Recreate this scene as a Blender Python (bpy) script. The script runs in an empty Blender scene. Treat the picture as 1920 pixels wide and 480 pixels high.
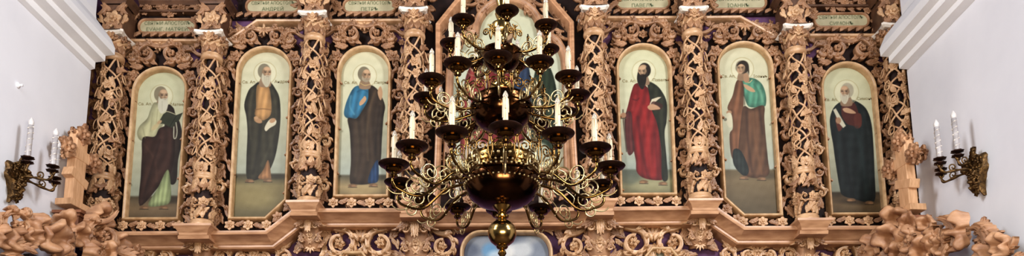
import bpy, math, random
import numpy as np
from mathutils import Vector, Matrix, Euler
random.seed(7)
PI = math.pi
COL = bpy.context.scene.collection

# ------------------------------------------------------------------ camera
FPX, CX, CY = 1500.0, 960.0, 644.0
PITCH, ROLL = math.radians(9.7), math.radians(0.35)
CAM = Vector((0.0, -7.5, 1.6))
_f = Vector((0, math.cos(PITCH), math.sin(PITCH)))
_u0 = Vector((0, -math.sin(PITCH), math.cos(PITCH)))
_r0 = Vector((1, 0, 0))
_r = _r0 * math.cos(ROLL) - _u0 * math.sin(ROLL)
_u = _r0 * math.sin(ROLL) + _u0 * math.cos(ROLL)

def ray(x, y):
    return _r * ((x - CX) / FPX) + _u * ((CY - y) / FPX) + _f

def P(x, y, Y=0.0):
    """point of the plane at depth Y seen at photo position x, y"""
    d = ray(x, y)
    return CAM + d * ((Y - CAM.y) / d.y)

def PX(x, y, X):
    d = ray(x, y)
    return CAM + d * ((X - CAM.x) / d.x)

def S(x, y, Y=0.0):
    """photo pixels per metre there"""
    return FPX / (P(x, y, Y) - CAM).dot(_f)

def proj_np(X, Y, Z):
    dx, dy, dz = X - CAM.x, Y - CAM.y, Z - CAM.z
    a = dx * _r.x + dy * _r.y + dz * _r.z
    b = dx * _u.x + dy * _u.y + dz * _u.z
    c = dx * _f.x + dy * _f.y + dz * _f.z
    return CX + FPX * a / c, CY - FPX * b / c

cd = bpy.data.cameras.new('camera')
cam = bpy.data.objects.new('camera', cd)
COL.objects.link(cam)
cd.sensor_width = 36.0
cd.lens = 36.0 * FPX / 1920.0
cd.shift_y = (CY - 240.0) / 1920.0
cd.clip_start = 0.05
m3 = Matrix((_r, _u, -_f)).transposed()
cam.matrix_world = Matrix.Translation(CAM) @ m3.to_4x4()
bpy.context.scene.camera = cam

# ------------------------------------------------------------------ materials
def lin(c):
    c = c / 255.0
    return c / 12.92 if c <= 0.04045 else ((c + 0.055) / 1.055) ** 2.4

def rgb(r, g, b):
    return (lin(r), lin(g), lin(b), 1.0)

MATS = {}
def material(name, c1, c2=None, scale=20.0, rough=0.5, metal=0.0, bump=0.0, bscale=60.0, trans=0.0, spec=0.5, stretch=None, emit=None):
    m = bpy.data.materials.new(name); m.use_nodes = True
    nt = m.node_tree; b = nt.nodes['Principled BSDF']
    b.inputs['Roughness'].default_value = rough
    b.inputs['Metallic'].default_value = metal
    b.inputs['Specular IOR Level'].default_value = spec
    b.inputs['Transmission Weight'].default_value = trans
    b.inputs['Base Color'].default_value = c1
    if c2 is not None or bump:
        tc = nt.nodes.new('ShaderNodeTexCoord')
        geo = nt.nodes.new('ShaderNodeNewGeometry')
        src = geo.outputs['Position']
        if stretch:
            mp = nt.nodes.new('ShaderNodeMapping'); mp.inputs['Scale'].default_value = stretch
            nt.links.new(src, mp.inputs['Vector']); src = mp.outputs['Vector']
    if c2 is not None:
        n = nt.nodes.new('ShaderNodeTexNoise'); n.inputs['Scale'].default_value = scale; n.inputs['Detail'].default_value = 5
        nt.links.new(src, n.inputs['Vector'])
        r = nt.nodes.new('ShaderNodeValToRGB')
        r.color_ramp.elements[0].position = 0.34; r.color_ramp.elements[0].color = c1
        r.color_ramp.elements[1].position = 0.66; r.color_ramp.elements[1].color = c2
        nt.links.new(n.outputs['Fac'], r.inputs['Fac'])
        nt.links.new(r.outputs['Color'], b.inputs['Base Color'])
    if bump:
        n2 = nt.nodes.new('ShaderNodeTexNoise'); n2.inputs['Scale'].default_value = bscale; n2.inputs['Detail'].default_value = 4
        nt.links.new(src, n2.inputs['Vector'])
        bp = nt.nodes.new('ShaderNodeBump'); bp.inputs['Strength'].default_value = bump; bp.inputs['Distance'].default_value = 0.004
        nt.links.new(n2.outputs['Fac'], bp.inputs['Height'])
        nt.links.new(bp.outputs['Normal'], b.inputs['Normal'])
    if emit:
        b.inputs['Emission Color'].default_value = emit[0]; b.inputs['Emission Strength'].default_value = emit[1]
    MATS[name] = m
    return m

M_WOOD = material('carved_wood', rgb(132, 96, 70), rgb(172, 132, 100), 9, 0.42, 0, 0.35, 90)
M_WOOD2 = material('pale_carved_wood', rgb(168, 130, 96), rgb(204, 168, 132), 12, 0.38, 0, 0.25, 90)
M_WOODD = material('shaded_carved_wood', rgb(78, 54, 40), rgb(108, 77, 56), 10, 0.5, 0, 0.35, 90)  # darker copy of the carved wood, shade of recesses in its colour
M_CORN = material('cornice_wood', rgb(160, 119, 88), rgb(192, 150, 116), 6, 0.36, 0, 0.12, 60, stretch=(1, 1, 5))
M_GILT = material('gilt_frame', rgb(168, 134, 98), rgb(196, 164, 126), 16, 0.35, 0, 0.1, 80)
M_ROSE = material('rose_gilt', rgb(158, 106, 82), rgb(186, 132, 104), 16, 0.4, 0, 0.1, 80)
M_CORE = material('dark_gap_shade', rgb(26, 13, 12), rgb(44, 24, 20), 14, 0.8)  # near-black tone puts the shade between carvings into the colour
M_PURP = material('purple_cloth', rgb(90, 58, 92), rgb(110, 76, 110), 5, 0.75, 0, 0.1, 200)
M_PURPD = material('shaded_purple_board', rgb(48, 24, 44), rgb(62, 34, 56), 5, 0.75, 0, 0.1, 200)  # darker copy of the purple, dim upper light put into the colour
M_WHITE = material('glare_and_bead_white', rgb(214, 204, 192), rgb(228, 220, 210), 12, 0.4)  # carries the glare of the abacus as colour; the beads are plainly white
M_WALL = material('white_plaster', rgb(226, 227, 234), rgb(236, 237, 243), 1.3, 0.85, 0, 0.18, 26)
M_TRIM = material('white_plaster_trim', rgb(236, 236, 238), rgb(243, 243, 245), 2.5, 0.8, 0, 0.12, 30)
M_SIDE = material('case_wood', rgb(144, 104, 76), rgb(188, 146, 112), 7, 0.5, 0, 0.4, 45)
M_CROSS = material('cross_wood', rgb(200, 156, 118), rgb(220, 178, 140), 9, 0.5, 0, 0.15, 60, stretch=(6, 6, 1))
M_LEDGE = material('brown_ledge', rgb(120, 78, 56), rgb(148, 98, 70), 9, 0.45)
M_BLACK = material('black_case_panel', rgb(30, 26, 27), rgb(44, 38, 38), 6, 0.45)
M_BRASS = material('dark_brass', rgb(92, 68, 38), rgb(126, 98, 56), 8, 0.18, 1.0)
M_BRASSL = material('polished_brass', rgb(146, 118, 70), rgb(174, 146, 94), 8, 0.2, 1.0)
M_BRASSD = material('tarnished_brass', rgb(58, 37, 24), rgb(84, 56, 34), 10, 0.17, 1.0)
M_WIRE = material('gilt_brass_wire', rgb(158, 140, 102), rgb(184, 166, 128), 10, 0.3, 0.85)
M_BRONZE = material('aged_bronze', rgb(70, 52, 34), rgb(122, 94, 58), 40, 0.42, 0.8, 0.5, 90)
M_PAN = material('black_bronze_pan', rgb(40, 26, 22), rgb(62, 40, 32), 30, 0.35, 0.7)
M_CANDLE = material('candle_white', rgb(170, 156, 132), rgb(186, 174, 152), 14, 0.45)
M_PLAST = material('frosted_candle_tube', rgb(158, 152, 152), rgb(182, 177, 177), 30, 0.3)
M_BULB = material('bulb_glass', rgb(236, 232, 222), None, rough=0.08, trans=0.75)
M_BULBW = material('frosted_bulb', rgb(232, 228, 226), None, rough=0.25, trans=0.3)
M_INK = material('faded_gold_ink', rgb(120, 106, 68), None, rough=0.7)
M_INKG = material('green_ink', rgb(112, 120, 92), None, rough=0.7)
M_PLAQ = material('plaque_paint', rgb(164, 156, 126), rgb(176, 168, 138), 10, 0.5)
M_FLOOR = material('stone_floor', rgb(84, 68, 58), rgb(102, 84, 72), 2, 0.5)
M_CEIL = material('vault_plaster', rgb(150, 144, 140), rgb(160, 154, 150), 2, 0.9)

M_ICON = bpy.data.materials.new('icon_paint'); M_ICON.use_nodes = True
_nt = M_ICON.node_tree; _b = _nt.nodes['Principled BSDF']
_a = _nt.nodes.new('ShaderNodeVertexColor'); _a.layer_name = 'paint'
_nt.links.new(_a.outputs['Color'], _b.inputs['Base Color'])
_b.inputs['Roughness'].default_value = 0.5
_b.inputs['Specular IOR Level'].default_value = 0.25

# ------------------------------------------------------------------ mesh builder
class MB:
    def __init__(s):
        s.v, s.f = [], []
    def add(s, vs, fs):
        o = len(s.v); s.v += [tuple(p) for p in vs]; s.f += [tuple(i + o for i in q) for q in fs]
    def grid(s, rows, close=False):
        """rows: list of equal-length lists of points"""
        n, m = len(rows), len(rows[0]); o = len(s.v)
        for r in rows: s.v += [tuple(p) for p in r]
        for i in range(n - 1):
            for j in range(m - 1 if not close else m):
                k = (j + 1) % m
                s.f.append((o + i * m + j, o + i * m + k, o + (i + 1) * m + k, o + (i + 1) * m + j))
        return o
    def lathe(s, prof, n=24, c=(0, 0, 0), axis=None, a0=0, a1=2 * PI):
        full = abs(a1 - a0 - 2 * PI) < 1e-6
        rows = []
        for r, z in prof:
            k = n if full else n + 1
            rows.append([(c[0] + r * math.cos(a0 + (a1 - a0) * i / n), c[1] + r * math.sin(a0 + (a1 - a0) * i / n), c[2] + z) for i in range(k)])
        s.grid(rows, full)
    def tube(s, pts, rad, n=8, cap=True):
        pts = [Vector(p) for p in pts]; m = len(pts)
        if not hasattr(rad, '__len__'): rad = [rad] * m
        t = (pts[1] - pts[0]).normalized()
        a = t.orthogonal().normalized(); rows = []
        for i in range(m):
            tt = (pts[min(i + 1, m - 1)] - pts[max(i - 1, 0)])
            if tt.length > 1e-9: tt.normalize()
            else: tt = t
            a = (a - tt * a.dot(tt))
            a = a.normalized() if a.length > 1e-6 else tt.orthogonal().normalized()
            b = tt.cross(a)
            rows.append([pts[i] + (a * math.cos(2 * PI * k / n) + b * math.sin(2 * PI * k / n)) * rad[i] for k in range(n)])
        o = s.grid(rows, True)
        if cap:
            s.f.append(tuple(o + k for k in range(n))); s.f.append(tuple(o + (m - 1) * n + k for k in range(n - 1, -1, -1)))
    def box(s, x0, x1, y0, y1, z0, z1):
        s.add([(x0, y0, z0), (x1, y0, z0), (x1, y1, z0), (x0, y1, z0), (x0, y0, z1), (x1, y0, z1), (x1, y1, z1), (x0, y1, z1)],
              [(0, 3, 2, 1), (4, 5, 6, 7), (0, 1, 5, 4), (1, 2, 6, 5), (2, 3, 7, 6), (3, 0, 4, 7)])
    def ball(s, c, r, n=10, m=7, sc=(1, 1, 1)):
        rows = []
        for i in range(m + 1):
            a = -PI / 2 + PI * i / m
            rr = max(1e-4, math.cos(a))
            rows.append([(c[0] + sc[0] * r * rr * math.cos(2 * PI * k / n), c[1] + sc[1] * r * rr * math.sin(2 * PI * k / n), c[2] + sc[2] * r * math.sin(a)) for k in range(n)])
        s.grid(rows, True)
    def mesh(s, name, mat, smooth=True):
        me = bpy.data.meshes.new(name)
        me.from_pydata(s.v, [], s.f); me.update()
        if smooth: me.polygons.foreach_set('use_smooth', [True] * len(me.polygons))
        me.materials.append(mat)
        return me

def obj(name, me, parent=None, loc=(0, 0, 0), rot=(0, 0, 0), sc=(1, 1, 1)):
    o = bpy.data.objects.new(name, me); COL.objects.link(o)
    o.location = loc; o.rotation_euler = rot
    o.scale = (sc, sc, sc) if not hasattr(sc, '__len__') else sc
    if parent is not None: o.parent = parent
    return o

def build(mb, name, mat, parent=None, smooth=True, **k):
    return obj(name, mb.mesh(name, mat, smooth), parent, **k)

def tag(o, label, cat, group=None, kind=None):
    o['label'] = label; o['category'] = cat
    if group: o['group'] = group
    if kind: o['kind'] = kind
    return o

def thing(name, label, cat, loc=(0, 0, 0), rz=0.0, group=None, kind='thing'):
    o = bpy.data.objects.new(name, None); COL.objects.link(o)
    o.location = loc; o.rotation_euler = (0, 0, rz); o.empty_display_size = 0.05
    return tag(o, label, cat, group, kind)

def copy_tree(o, parent=None):
    c = o.copy(); COL.objects.link(c)
    if parent is not None: c.parent = parent
    for ch in list(o.children): copy_tree(ch, c)
    return c

def smooth_angle(me, deg=35):
    me.polygons.foreach_set('use_smooth', [True] * len(me.polygons))
    try: me.set_sharp_from_angle(angle=math.radians(deg))
    except Exception: pass
    return me

# sweep a profile (offset, depth) along a 2-D path in the XZ plane; positive offset lies to the left of travel, depth goes towards the nave (-Y)
def sweep2d(mb, path, prof, y0=0.0, closed=False):
    n = len(path); rows = []
    pts = [Vector((p[0], p[1])) for p in path]
    for i in range(n):
        a = pts[i] - pts[i - 1] if (i > 0 or closed) else pts[1] - pts[0]
        b = pts[(i + 1) % n] - pts[i] if (i < n - 1 or closed) else pts[-1] - pts[-2]
        a.normalize(); b.normalize()
        na, nb = Vector((-a.y, a.x)), Vector((-b.y, b.x))
        m = na + nb
        m = m / max(0.3, m.dot(na)) if m.length > 1e-6 else na
        rows.append([(pts[i].x + m.x * o, y0 - d, pts[i].y + m.y * o) for o, d in prof])
    if closed: rows.append(rows[0])
    mb.grid(rows)

def text_mesh(body, size, mat, name):
    c = bpy.data.curves.new(name, 'FONT'); c.body = body; c.size = size; c.align_x = 'CENTER'; c.align_y = 'CENTER'
    c.space_line = 0.9; c.resolution_u = 2
    o = bpy.data.objects.new(name, c); COL.objects.link(o)
    dg = bpy.context.evaluated_depsgraph_get()
    me = bpy.data.meshes.new_from_object(o.evaluated_get(dg))
    bpy.data.objects.remove(o); bpy.data.curves.remove(c)
    me.name = name; me.materials.clear(); me.materials.append(mat)
    return me
# ------------------------------------------------------------------ carved ornament kit: u = x, v = z, depth = -y
def ribbon(mb, sp, w, h, z0=0.0, groove=0.55):
    """domed, grooved strip along the 2-D spine sp with half-widths w and crest heights h"""
    n = len(sp); rows = []
    for i in range(n):
        a = sp[max(0, i - 1)]; b = sp[min(n - 1, i + 1)]
        tx, ty = b[0] - a[0], b[1] - a[1]; L = math.hypot(tx, ty) or 1e-9
        nx, ny = -ty / L, tx / L
        row = []
        for o, d in ((-.8, -0.2), (-1, 0.5), (-0.66, 1.0), (0, groove), (0.66, 1.0), (1, 0.5), (.8, -0.2)):
            row.append((sp[i][0] + nx * o * w[i], -(z0 + d * h[i]), sp[i][1] + ny * o * w[i]))
        rows.append(row)
    o0 = mb.grid(rows)
    mb.f.append(tuple(o0 + k for k in range(7)))
    e = o0 + (n - 1) * 7
    mb.f.append(tuple(e + k for k in range(6, -1, -1)))

def lobe(mb, p, ang, L, W, curl=0.0, h=0.1, z0=0.0, lift=0.5, n=7):
    """a leaf lobe from p heading ang (clockwise from up)"""
    x, y = p; a = ang; sp = []; ws = []; hs = []
    for i in range(n):
        t = i / (n - 1)
        sp.append((x, y))
        ws.append(max(0.004, W * (math.sin(PI * (0.12 + 0.86 * t)) ** 0.75)))
        hs.append(h * (0.7 + lift * t * (1.3 - t)))
        a += curl / (n - 1)
        x += math.sin(a) * L / (n - 1); y += math.cos(a) * L / (n - 1)
    ribbon(mb, sp, ws, hs, z0)

def make_leaf(nl=3, curl=0.5, W=0.115, h=0.19, spread=0.75, name='acanthus'):
    """lobed leaf of length 1 growing up from the origin"""
    mb = MB(); x = y = a = 0.0; N = nl + 1
    lobe(mb, (0, 0), 0, 1.0, W * 1.15, curl, h * 1.15, 0.0, 0.9, 10)
    for i in range(nl):
        t = (i + 0.35) / N
        a = curl * t
        px = math.sin(curl * t * 0.5) * t; py = math.cos(curl * t * 0.5) * t
        L = 0.48 * (1 - 0.35 * t)
        for s in (-1, 1):
            lobe(mb, (px, py), a + s * spread, L, W * 0.8, -s * 0.55, h, 0.02, 0.7, 6)
    return mb

def make_rosette(n=6, h=0.2, cup=0.5):
    mb = MB()
    for k in range(n):
        a = 2 * PI * k / n
        lobe(mb, (0.10 * math.sin(a), 0.10 * math.cos(a)), a, 0.42, 0.21, 0, h * 0.8, 0.02, cup, 6)
    for k in range(n):
        a = 2 * PI * (k + 0.5) / n
        lobe(mb, (0.05 * math.sin(a), 0.05 * math.cos(a)), a, 0.24, 0.12, 0, h * 1.25, 0.06, cup, 5)
    mb.ball((0, -h * 1.35, 0), 0.12, 8, 5)
    return mb

def make_scroll(turns=1.05, lobes=5, h=0.26, flower=True):
    """C-scroll filling about a unit disc: stem enters bottom right, winds in to a flower, leaf lobes on the outside"""
    mb = MB(); n = 26; sp = []; ws = []; hs = []
    R = 0.40
    for i in range(n):
        t = i / (n - 1)
        th = -0.35 * PI - t * turns * 2 * PI      # winds clockwise
        r = R * (1 - 0.60 * t ** 1.1)
        sp.append((r * math.cos(th) * -1, r * math.sin(th) * -1))
        ws.append(0.078 * (1 - 0.45 * t) * (1 + 0.12 * math.sin(t * 40)))
        hs.append(h * (0.75 + 0.45 * t))
    # tail
    x, y = sp[0]; dx, dy = sp[0][0] - sp[1][0], sp[0][1] - sp[1][1]; L = math.hypot(dx, dy)
    tail = [(x + dx / L * 0.11 * k + 0.018 * k * k * dy / L, y + dy / L * 0.11 * k - 0.018 * k * k * dx / L) for k in (4, 3, 2, 1)]
    ribbon(mb, tail + sp, [0.03, 0.05, 0.065, 0.075] + ws, [h * 0.5, h * 0.6, h * 0.65, h * 0.7] + hs)
    for k in range(lobes):
        i = int(1 + k * (n * 0.62) / lobes)
        x, y = sp[i]; r = math.hypot(x, y)
        out = math.atan2(x, y)
        tx, ty = sp[i + 1][0] - x, sp[i + 1][1] - y
        ta = math.atan2(tx, ty)
        da = (out - ta + PI) % (2 * PI) - PI
        lobe(mb, (x * 1.02, y * 1.02), ta + da * 0.62, 0.27, 0.075, -da * 0.7, h * 0.95, 0.0, 0.7, 6)
        lobe(mb, (x * 0.9, y * 0.9), ta + da * 0.1, 0.16, 0.05, da * 0.5, h * 1.25, 0.02, 0.6, 5)
    if flower:
        for k in range(5):
            a = 2 * PI * k / 5
            lobe(mb, (0.02 * math.sin(a), 0.02 * math.cos(a)), a, 0.12, 0.05, 0, h * 0.9, 0.05, 0.6, 5)
        mb.ball((0, -h * 1.1, 0), 0.04, 6, 4)
    return mb

def make_palmette():
    mb = MB()
    for k in range(-3, 4):
        lobe(mb, (0.03 * k, 0), k * 0.42, 0.62 - 0.07 * abs(k), 0.085, k * 0.22, 0.18, 0.0, 0.8, 7)
    lobe(mb, (0, -0.02), PI, 0.3, 0.09, 0, 0.2)
    mb.ball((0, -0.17, 0.02), 0.09, 8, 5)
    return mb

def make_sprig():
    mb = MB()
    lobe(mb, (0, 0), 0, 0.95, 0.12, 0.6, 0.17, 0, 0.7, 8)
    lobe(mb, (0.02, 0.16), -0.75, 0.5, 0.11, 0.9, 0.15, 0.01, 0.7, 6)
    lobe(mb, (0.04, 0.3), 0.85, 0.5, 0.11, -0.6, 0.15, 0.01, 0.7, 6)
    return mb

def make_bud():
    mb = MB()
    for i in range(3):
        for k in range(6 - i * 2):
            a = 2 * PI * k / (6 - i * 2) + i
            r = 0.26 - 0.1 * i
            mb.ball((r * math.sin(a), -(0.1 + 0.12 * i), r * math.cos(a)), 0.15, 6, 4)
    return mb

def make_ruffle(seed=1, waves=5):
    """deep cupped blossom with a wavy turned-over rim"""
    mb = MB(); rnd = random.Random(seed); ph = [rnd.uniform(0, 6) for _ in range(4)]; N = 40
    rows = []
    for r, d in ((.004, -.02), (.09, -.02), (.13, .06), (.2, .24), (.3, .36), (.40, .40), (.48, .34), (.5, .24), (.44, .1), (.38, -.08)):
        row = []
        for k in range(N):
            a = 2 * PI * k / N
            e = max(0, (r - .1) / .4)
            rr = r * (1 + e * (.13 * math.sin(waves * a + ph[0]) + .07 * math.sin((waves * 2 + 1) * a + ph[1])) + .14 * e * math.sin(2 * a + ph[3]))
            dd = d * (1 + .3 * e * math.sin(waves * a + ph[2]) + .25 * e * math.sin(2 * a + ph[0]))
            row.append((rr * math.sin(a), -dd, rr * math.cos(a)))
        rows.append(row)
    mb.grid(rows, True)
    return mb
def make_toothed():
    """broad arching leaf with a toothed outer edge and rolled tip"""
    mb = MB(); n = 22; sp = []; x = y = a = 0.0
    for i in range(n):
        sp.append((x, y)); a += 1.9 / n; x += math.sin(a) * 1.1 / n; y += math.cos(a) * 1.1 / n
    ribbon(mb, sp, [.17 * math.sin(PI * (.15 + .8 * i / n)) * (1 + .16 * (i % 3 - 1)) for i in range(n)], [.2 + .12 * math.sin(3 * i / n) for i in range(n)], 0, .35)
    ribbon(mb, [(p[0] * .96 + .01, p[1] * .96) for p in sp], [.05] * n, [.3] * n, .03)
    return mb
ORN = {}
for _nm, _mb in (('scroll', make_scroll()), ('small_scroll', make_scroll(0.85, 4, 0.3)), ('leaf', make_leaf(3, 0.7)), ('straight_leaf', make_leaf(3, 0.0)),
                 ('curled_leaf', make_leaf(2, 1.4, 0.13)), ('rosette', make_rosette()), ('open_flower', make_rosette(5, 0.16, 0.8)),
                 ('palmette', make_palmette()), ('sprig', make_sprig()), ('berry_cluster', make_bud()), ('ruffle', make_ruffle(1)), ('ruffle_wide', make_ruffle(5, 4)), ('toothed_leaf', make_toothed())):
    ORN[_nm] = {}
    for _mn, _mm in (('', M_WOOD), ('pale', M_WOOD2), ('deep', M_WOODD), ('side', M_SIDE)):
        ORN[_nm][_mn] = _mb.mesh(_nm, _mm)
NAME = {'scroll': 'scroll', 'small_scroll': 'scroll', 'leaf': 'leaf', 'straight_leaf': 'leaf', 'curled_leaf': 'leaf', 'rosette': 'rosette', 'open_flower': 'rosette',
        'palmette': 'palmette', 'sprig': 'leaf', 'berry_cluster': 'berry_cluster', 'ruffle': 'blossom', 'ruffle_wide': 'blossom', 'toothed_leaf': 'leaf'}

def orn(kind, parent, x, z, size, ang=0.0, mir=False, y=0.0, mat='', depth=1.0, tilt=0.0):
    """size in metres, ang clockwise degrees, coordinates local to the parent"""
    return obj(NAME[kind], ORN[kind][mat], parent, (x, y, z), (tilt, math.radians(ang), 0), (-size if mir else size, size * depth, size))

# one carved piece placed by photo position on the plane at depth Y (parent sits at the origin)
def opx(kind, parent, x, y, size, ang=0.0, mir=False, Y=0.0, mat='', depth=1.0, placed=None):
    p = P(x, y, Y)
    if placed is not None: placed.append((x, y, size * 0.42))
    l = parent.location
    return orn(kind, parent, p.x - l.x, p.z - l.z, size / S(x, y, Y), ang, mir, Y - l.y, mat, depth)

def fill(parent, region, holes, placed, r=8.0, size=17, Y=0.04, n=70, mat='', seed=1, bias=None):
    """tuck leaves into what the big scrolls leave open; region and holes are functions of x, y in photo units"""
    rnd = random.Random(seed); (x0, y0, x1, y1), inside = region
    cnt = 0
    for _ in range(4000):
        if cnt >= n: break
        x = rnd.uniform(x0, x1); y = rnd.uniform(y0, y1)
        if not inside(x, y) or holes(x, y): continue
        if any((x - a) ** 2 + (y - b) ** 2 < (c * 0.8 + r * 0.55) ** 2 for a, b, c in placed): continue
        k = rnd.choice(['sprig', 'leaf', 'curled_leaf', 'sprig', 'rosette', 'curled_leaf'])
        s = size * rnd.uniform(0.85, 1.25) * (0.85 if k == 'rosette' else 1.0)
        a = rnd.uniform(0, 360)
        cx, cy = x, y
        if k != 'rosette':
            cx -= math.sin(math.radians(a)) * s * 0.42; cy += math.cos(math.radians(a)) * s * 0.42
        opx(k, parent, cx, cy, s, a, rnd.random() < 0.5, Y, mat)
        placed.append((x, y, r)); cnt += 1
# ------------------------------------------------------------------ icon painting, laid on as vertex colour in the picture's own outlines
def catmull(pts, n=5, closed=True):
    pts = [np.array(p, float) for p in pts]; m = len(pts); out = []
    rng = range(m) if closed else range(m - 1)
    for i in rng:
        if closed: p0, p1, p2, p3 = pts[i - 1], pts[i], pts[(i + 1) % m], pts[(i + 2) % m]
        else: p0, p1, p2, p3 = pts[max(i - 1, 0)], pts[i], pts[i + 1], pts[min(i + 2, m - 1)]
        for k in range(n):
            t = k / n
            out.append(0.5 * ((2 * p1) + (-p0 + p2) * t + (2 * p0 - 5 * p1 + 4 * p2 - p3) * t * t + (-p0 + 3 * p1 - 3 * p2 + p3) * t ** 3))
    if not closed: out.append(pts[-1])
    return np.array(out)

class Paint:
    def __init__(s, x, y):
        s.x, s.y = x, y; s.c = np.zeros((len(x), 3)); s.rs = np.random.RandomState(3)
    def _mix(s, a, col):
        s.c += (np.array(col, float) - s.c) * a[:, None]
    def fill(s, col): s.c[:] = col
    def vgrad(s, stops):
        ys = [q[0] for q in stops]
        for k in range(3): s.c[:, k] = np.interp(s.y, ys, [q[1][k] for q in stops])
    def _segd(s, poly, closed):
        d = np.full(len(s.x), 1e9); ins = np.zeros(len(s.x), bool)
        m = len(poly)
        for i in range(m if closed else m - 1):
            ax, ay = poly[i]; bx, by = poly[(i + 1) % m]
            ex, ey = bx - ax, by - ay; L = ex * ex + ey * ey + 1e-12
            t = np.clip(((s.x - ax) * ex + (s.y - ay) * ey) / L, 0, 1)
            d = np.minimum(d, (s.x - ax - t * ex) ** 2 + (s.y - ay - t * ey) ** 2)
            if closed and abs(ey) > 1e-12:
                c = ((ay > s.y) != (by > s.y)) & (s.x < ax + ex * (s.y - ay) / ey)
                ins ^= c
        return np.sqrt(d), ins
    def poly(s, pts, col, soft=1.4, alpha=1.0, smooth=True, fold=None):
        q = catmull(pts) if smooth else np.array(pts, float)
        d, ins = s._segd(q, True)
        a = np.clip(0.5 + np.where(ins, d, -d) / soft, 0, 1) * alpha
        col = np.array(col, float)
        if fold:      # soft cloth folds: (direction x, direction y, wavelength, strength, phase)
            fx, fy, wl, st, ph = fold
            v = np.sin((s.x * fx + s.y * fy * .4) / wl * 2 * PI + ph + 1.6 * np.sin(s.y / 31.0 + ph) + 1.1 * np.sin((s.x * .6 - s.y * .3) / 9.0)) * st * .55
            v = (1 + v) * (0.74 + 0.32 * np.clip(d / 9.0, 0, 1))
            col = np.clip(col[None, :] * v[:, None], 0, 255)
            s.c += (col - s.c) * a[:, None]
        else: s._mix(a, col)
    def stroke(s, pts, col, w=1.5, soft=1.2, alpha=1.0):
        q = catmull(pts, 5, False) if len(pts) > 2 else np.array(pts, float)
        d, _ = s._segd(q, False)
        s._mix(np.clip(0.5 + (w / 2 - d) / soft, 0, 1) * alpha, col)
    def ell(s, cx, cy, rx, ry, col, soft=1.4, alpha=1.0, rot=0.0):
        c, n = math.cos(rot), math.sin(rot)
        u = ((s.x - cx) * c + (s.y - cy) * n) / rx; v = (-(s.x - cx) * n + (s.y - cy) * c) / ry
        d = (1 - np.sqrt(u * u + v * v)) * min(rx, ry)
        s._mix(np.clip(0.5 + d / soft, 0, 1) * alpha, col)
    def ring(s, cx, cy, r, col, w=1.0, alpha=0.6):
        d = np.abs(np.hypot(s.x - cx, s.y - cy) - r)
        s._mix(np.clip(0.5 + (w / 2 - d) / 1.2, 0, 1) * alpha, col)
    def noise(s, amt=3.0):
        f = np.zeros(len(s.x))
        for k in range(6):
            a, b, p = s.rs.uniform(-.5, .5), s.rs.uniform(-.4, .4), s.rs.uniform(0, 6)
            f += np.sin(s.x * a + s.y * b + p)
        s.c = np.clip(s.c + (f * amt / 3 + s.rs.normal(0, amt * 0.5, len(s.x)))[:, None], 0, 255)
    def linear(s):
        g = s.c @ np.array([.3, .59, .11]); c = np.clip(s.c + (g[:, None] - s.c) * .14, 0, 255) / 255.0
        return 0.74 * np.where(c <= 0.04045, c / 12.92, ((c + 0.055) / 1.055) ** 2.4)

CREAM = (208, 204, 166)
def ground(p, y0, yb, top=CREAM, low=(164, 168, 150), g1=(92, 82, 60), g2=(140, 122, 88), ytop=90):
    p.vgrad([(ytop, top), (ytop + 110, (202, 202, 168)), (y0 - 70, (184, 184, 156)), (y0 - 2, low), (y0 + 2, g1), (y0 + 22, g2), (yb, tuple(c * 0.72 for c in g2))])

def head(p, cx, cy, r, hair, skin, beard=None, bl=0, bw=0, look=1, halo=21, bcol2=None, tilt=0.0):
    """small bearded or smooth head: look = +1 turned right, -1 turned left"""
    p.ell(cx, cy + 2, halo - 1, halo - 1, (222, 216, 180), 4, 0.55)
    p.ring(cx, cy + 2, halo, (176, 160, 112), 1.1, 0.75)
    p.poly([(cx - r * .45, cy + r * .6), (cx + r * .45, cy + r * .6), (cx + r * .75, cy + r * 1.9), (cx - r * .75, cy + r * 1.9)], tuple(c * .8 for c in skin))
    p.ell(cx - look * r * .12, cy - r * .10, r * .86, r * 1.02, hair, 1.4)
    fx = cx + look * r * .22
    p.ell(fx, cy + r * .12, r * .60, r * .86, skin, 1.4, 1, tilt)
    p.ell(fx - look * r * .40, cy + r * .22, r * .26, r * .6, tuple(c * .72 for c in skin), 2, .7)
    p.ell(fx + look * r * .05, cy - r * .42, r * .40, r * .24, tuple(min(255, c * 1.14) for c in skin), 2, .8)
    dk = tuple(c * .38 for c in skin)
    for e in (-.26, .30):
        p.ell(fx + r * e + look * .1 * r, cy + r * .02, r * .15, r * .075, dk, 1.0, .9)
        p.stroke([(fx + r * (e - .17) + look * .1 * r, cy - r * .13), (fx + r * (e + .17) + look * .1 * r, cy - r * .15)], dk, .8, 1, .7)
    p.stroke([(fx + look * r * .14, cy + r * .02), (fx + look * r * .24, cy + r * .34), (fx + look * r * .08, cy + r * .38)], tuple(c * .62 for c in skin), .9, 1, .8)
    p.stroke([(fx - r * .14 + look * r * .1, cy + r * .58), (fx + r * .18 + look * r * .1, cy + r * .57)], (120, 62, 50), .9, 1, .8)
    if beard:
        p.poly([(fx - r * .58, cy + r * .18), (fx - r * .3, cy + r * .5), (fx + r * .05, cy + r * .44), (fx + r * .42, cy + r * .48), (fx + r * .58, cy + r * .2), (fx + bw * .8, cy + r * .55 + bl * .4), (fx + bw * .3, cy + r * .5 + bl), (fx - bw * .3, cy + r * .5 + bl), (fx - bw, cy + r * .5 + bl * .4)], beard)
        d2 = bcol2 or tuple(c * .78 for c in beard)
        for q in (-.4, 0, .4):
            p.stroke([(fx + q * bw, cy + r * .62), (fx + q * bw * .7, cy + r * .5 + bl * .85)], d2, .8, 1.2, .6)
        p.stroke([(fx - r * .14 + look * r * .1, cy + r * .60), (fx + r * .18 + look * r * .1, cy + r * .60)], (110, 60, 48), .8, 1, .55)

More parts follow.
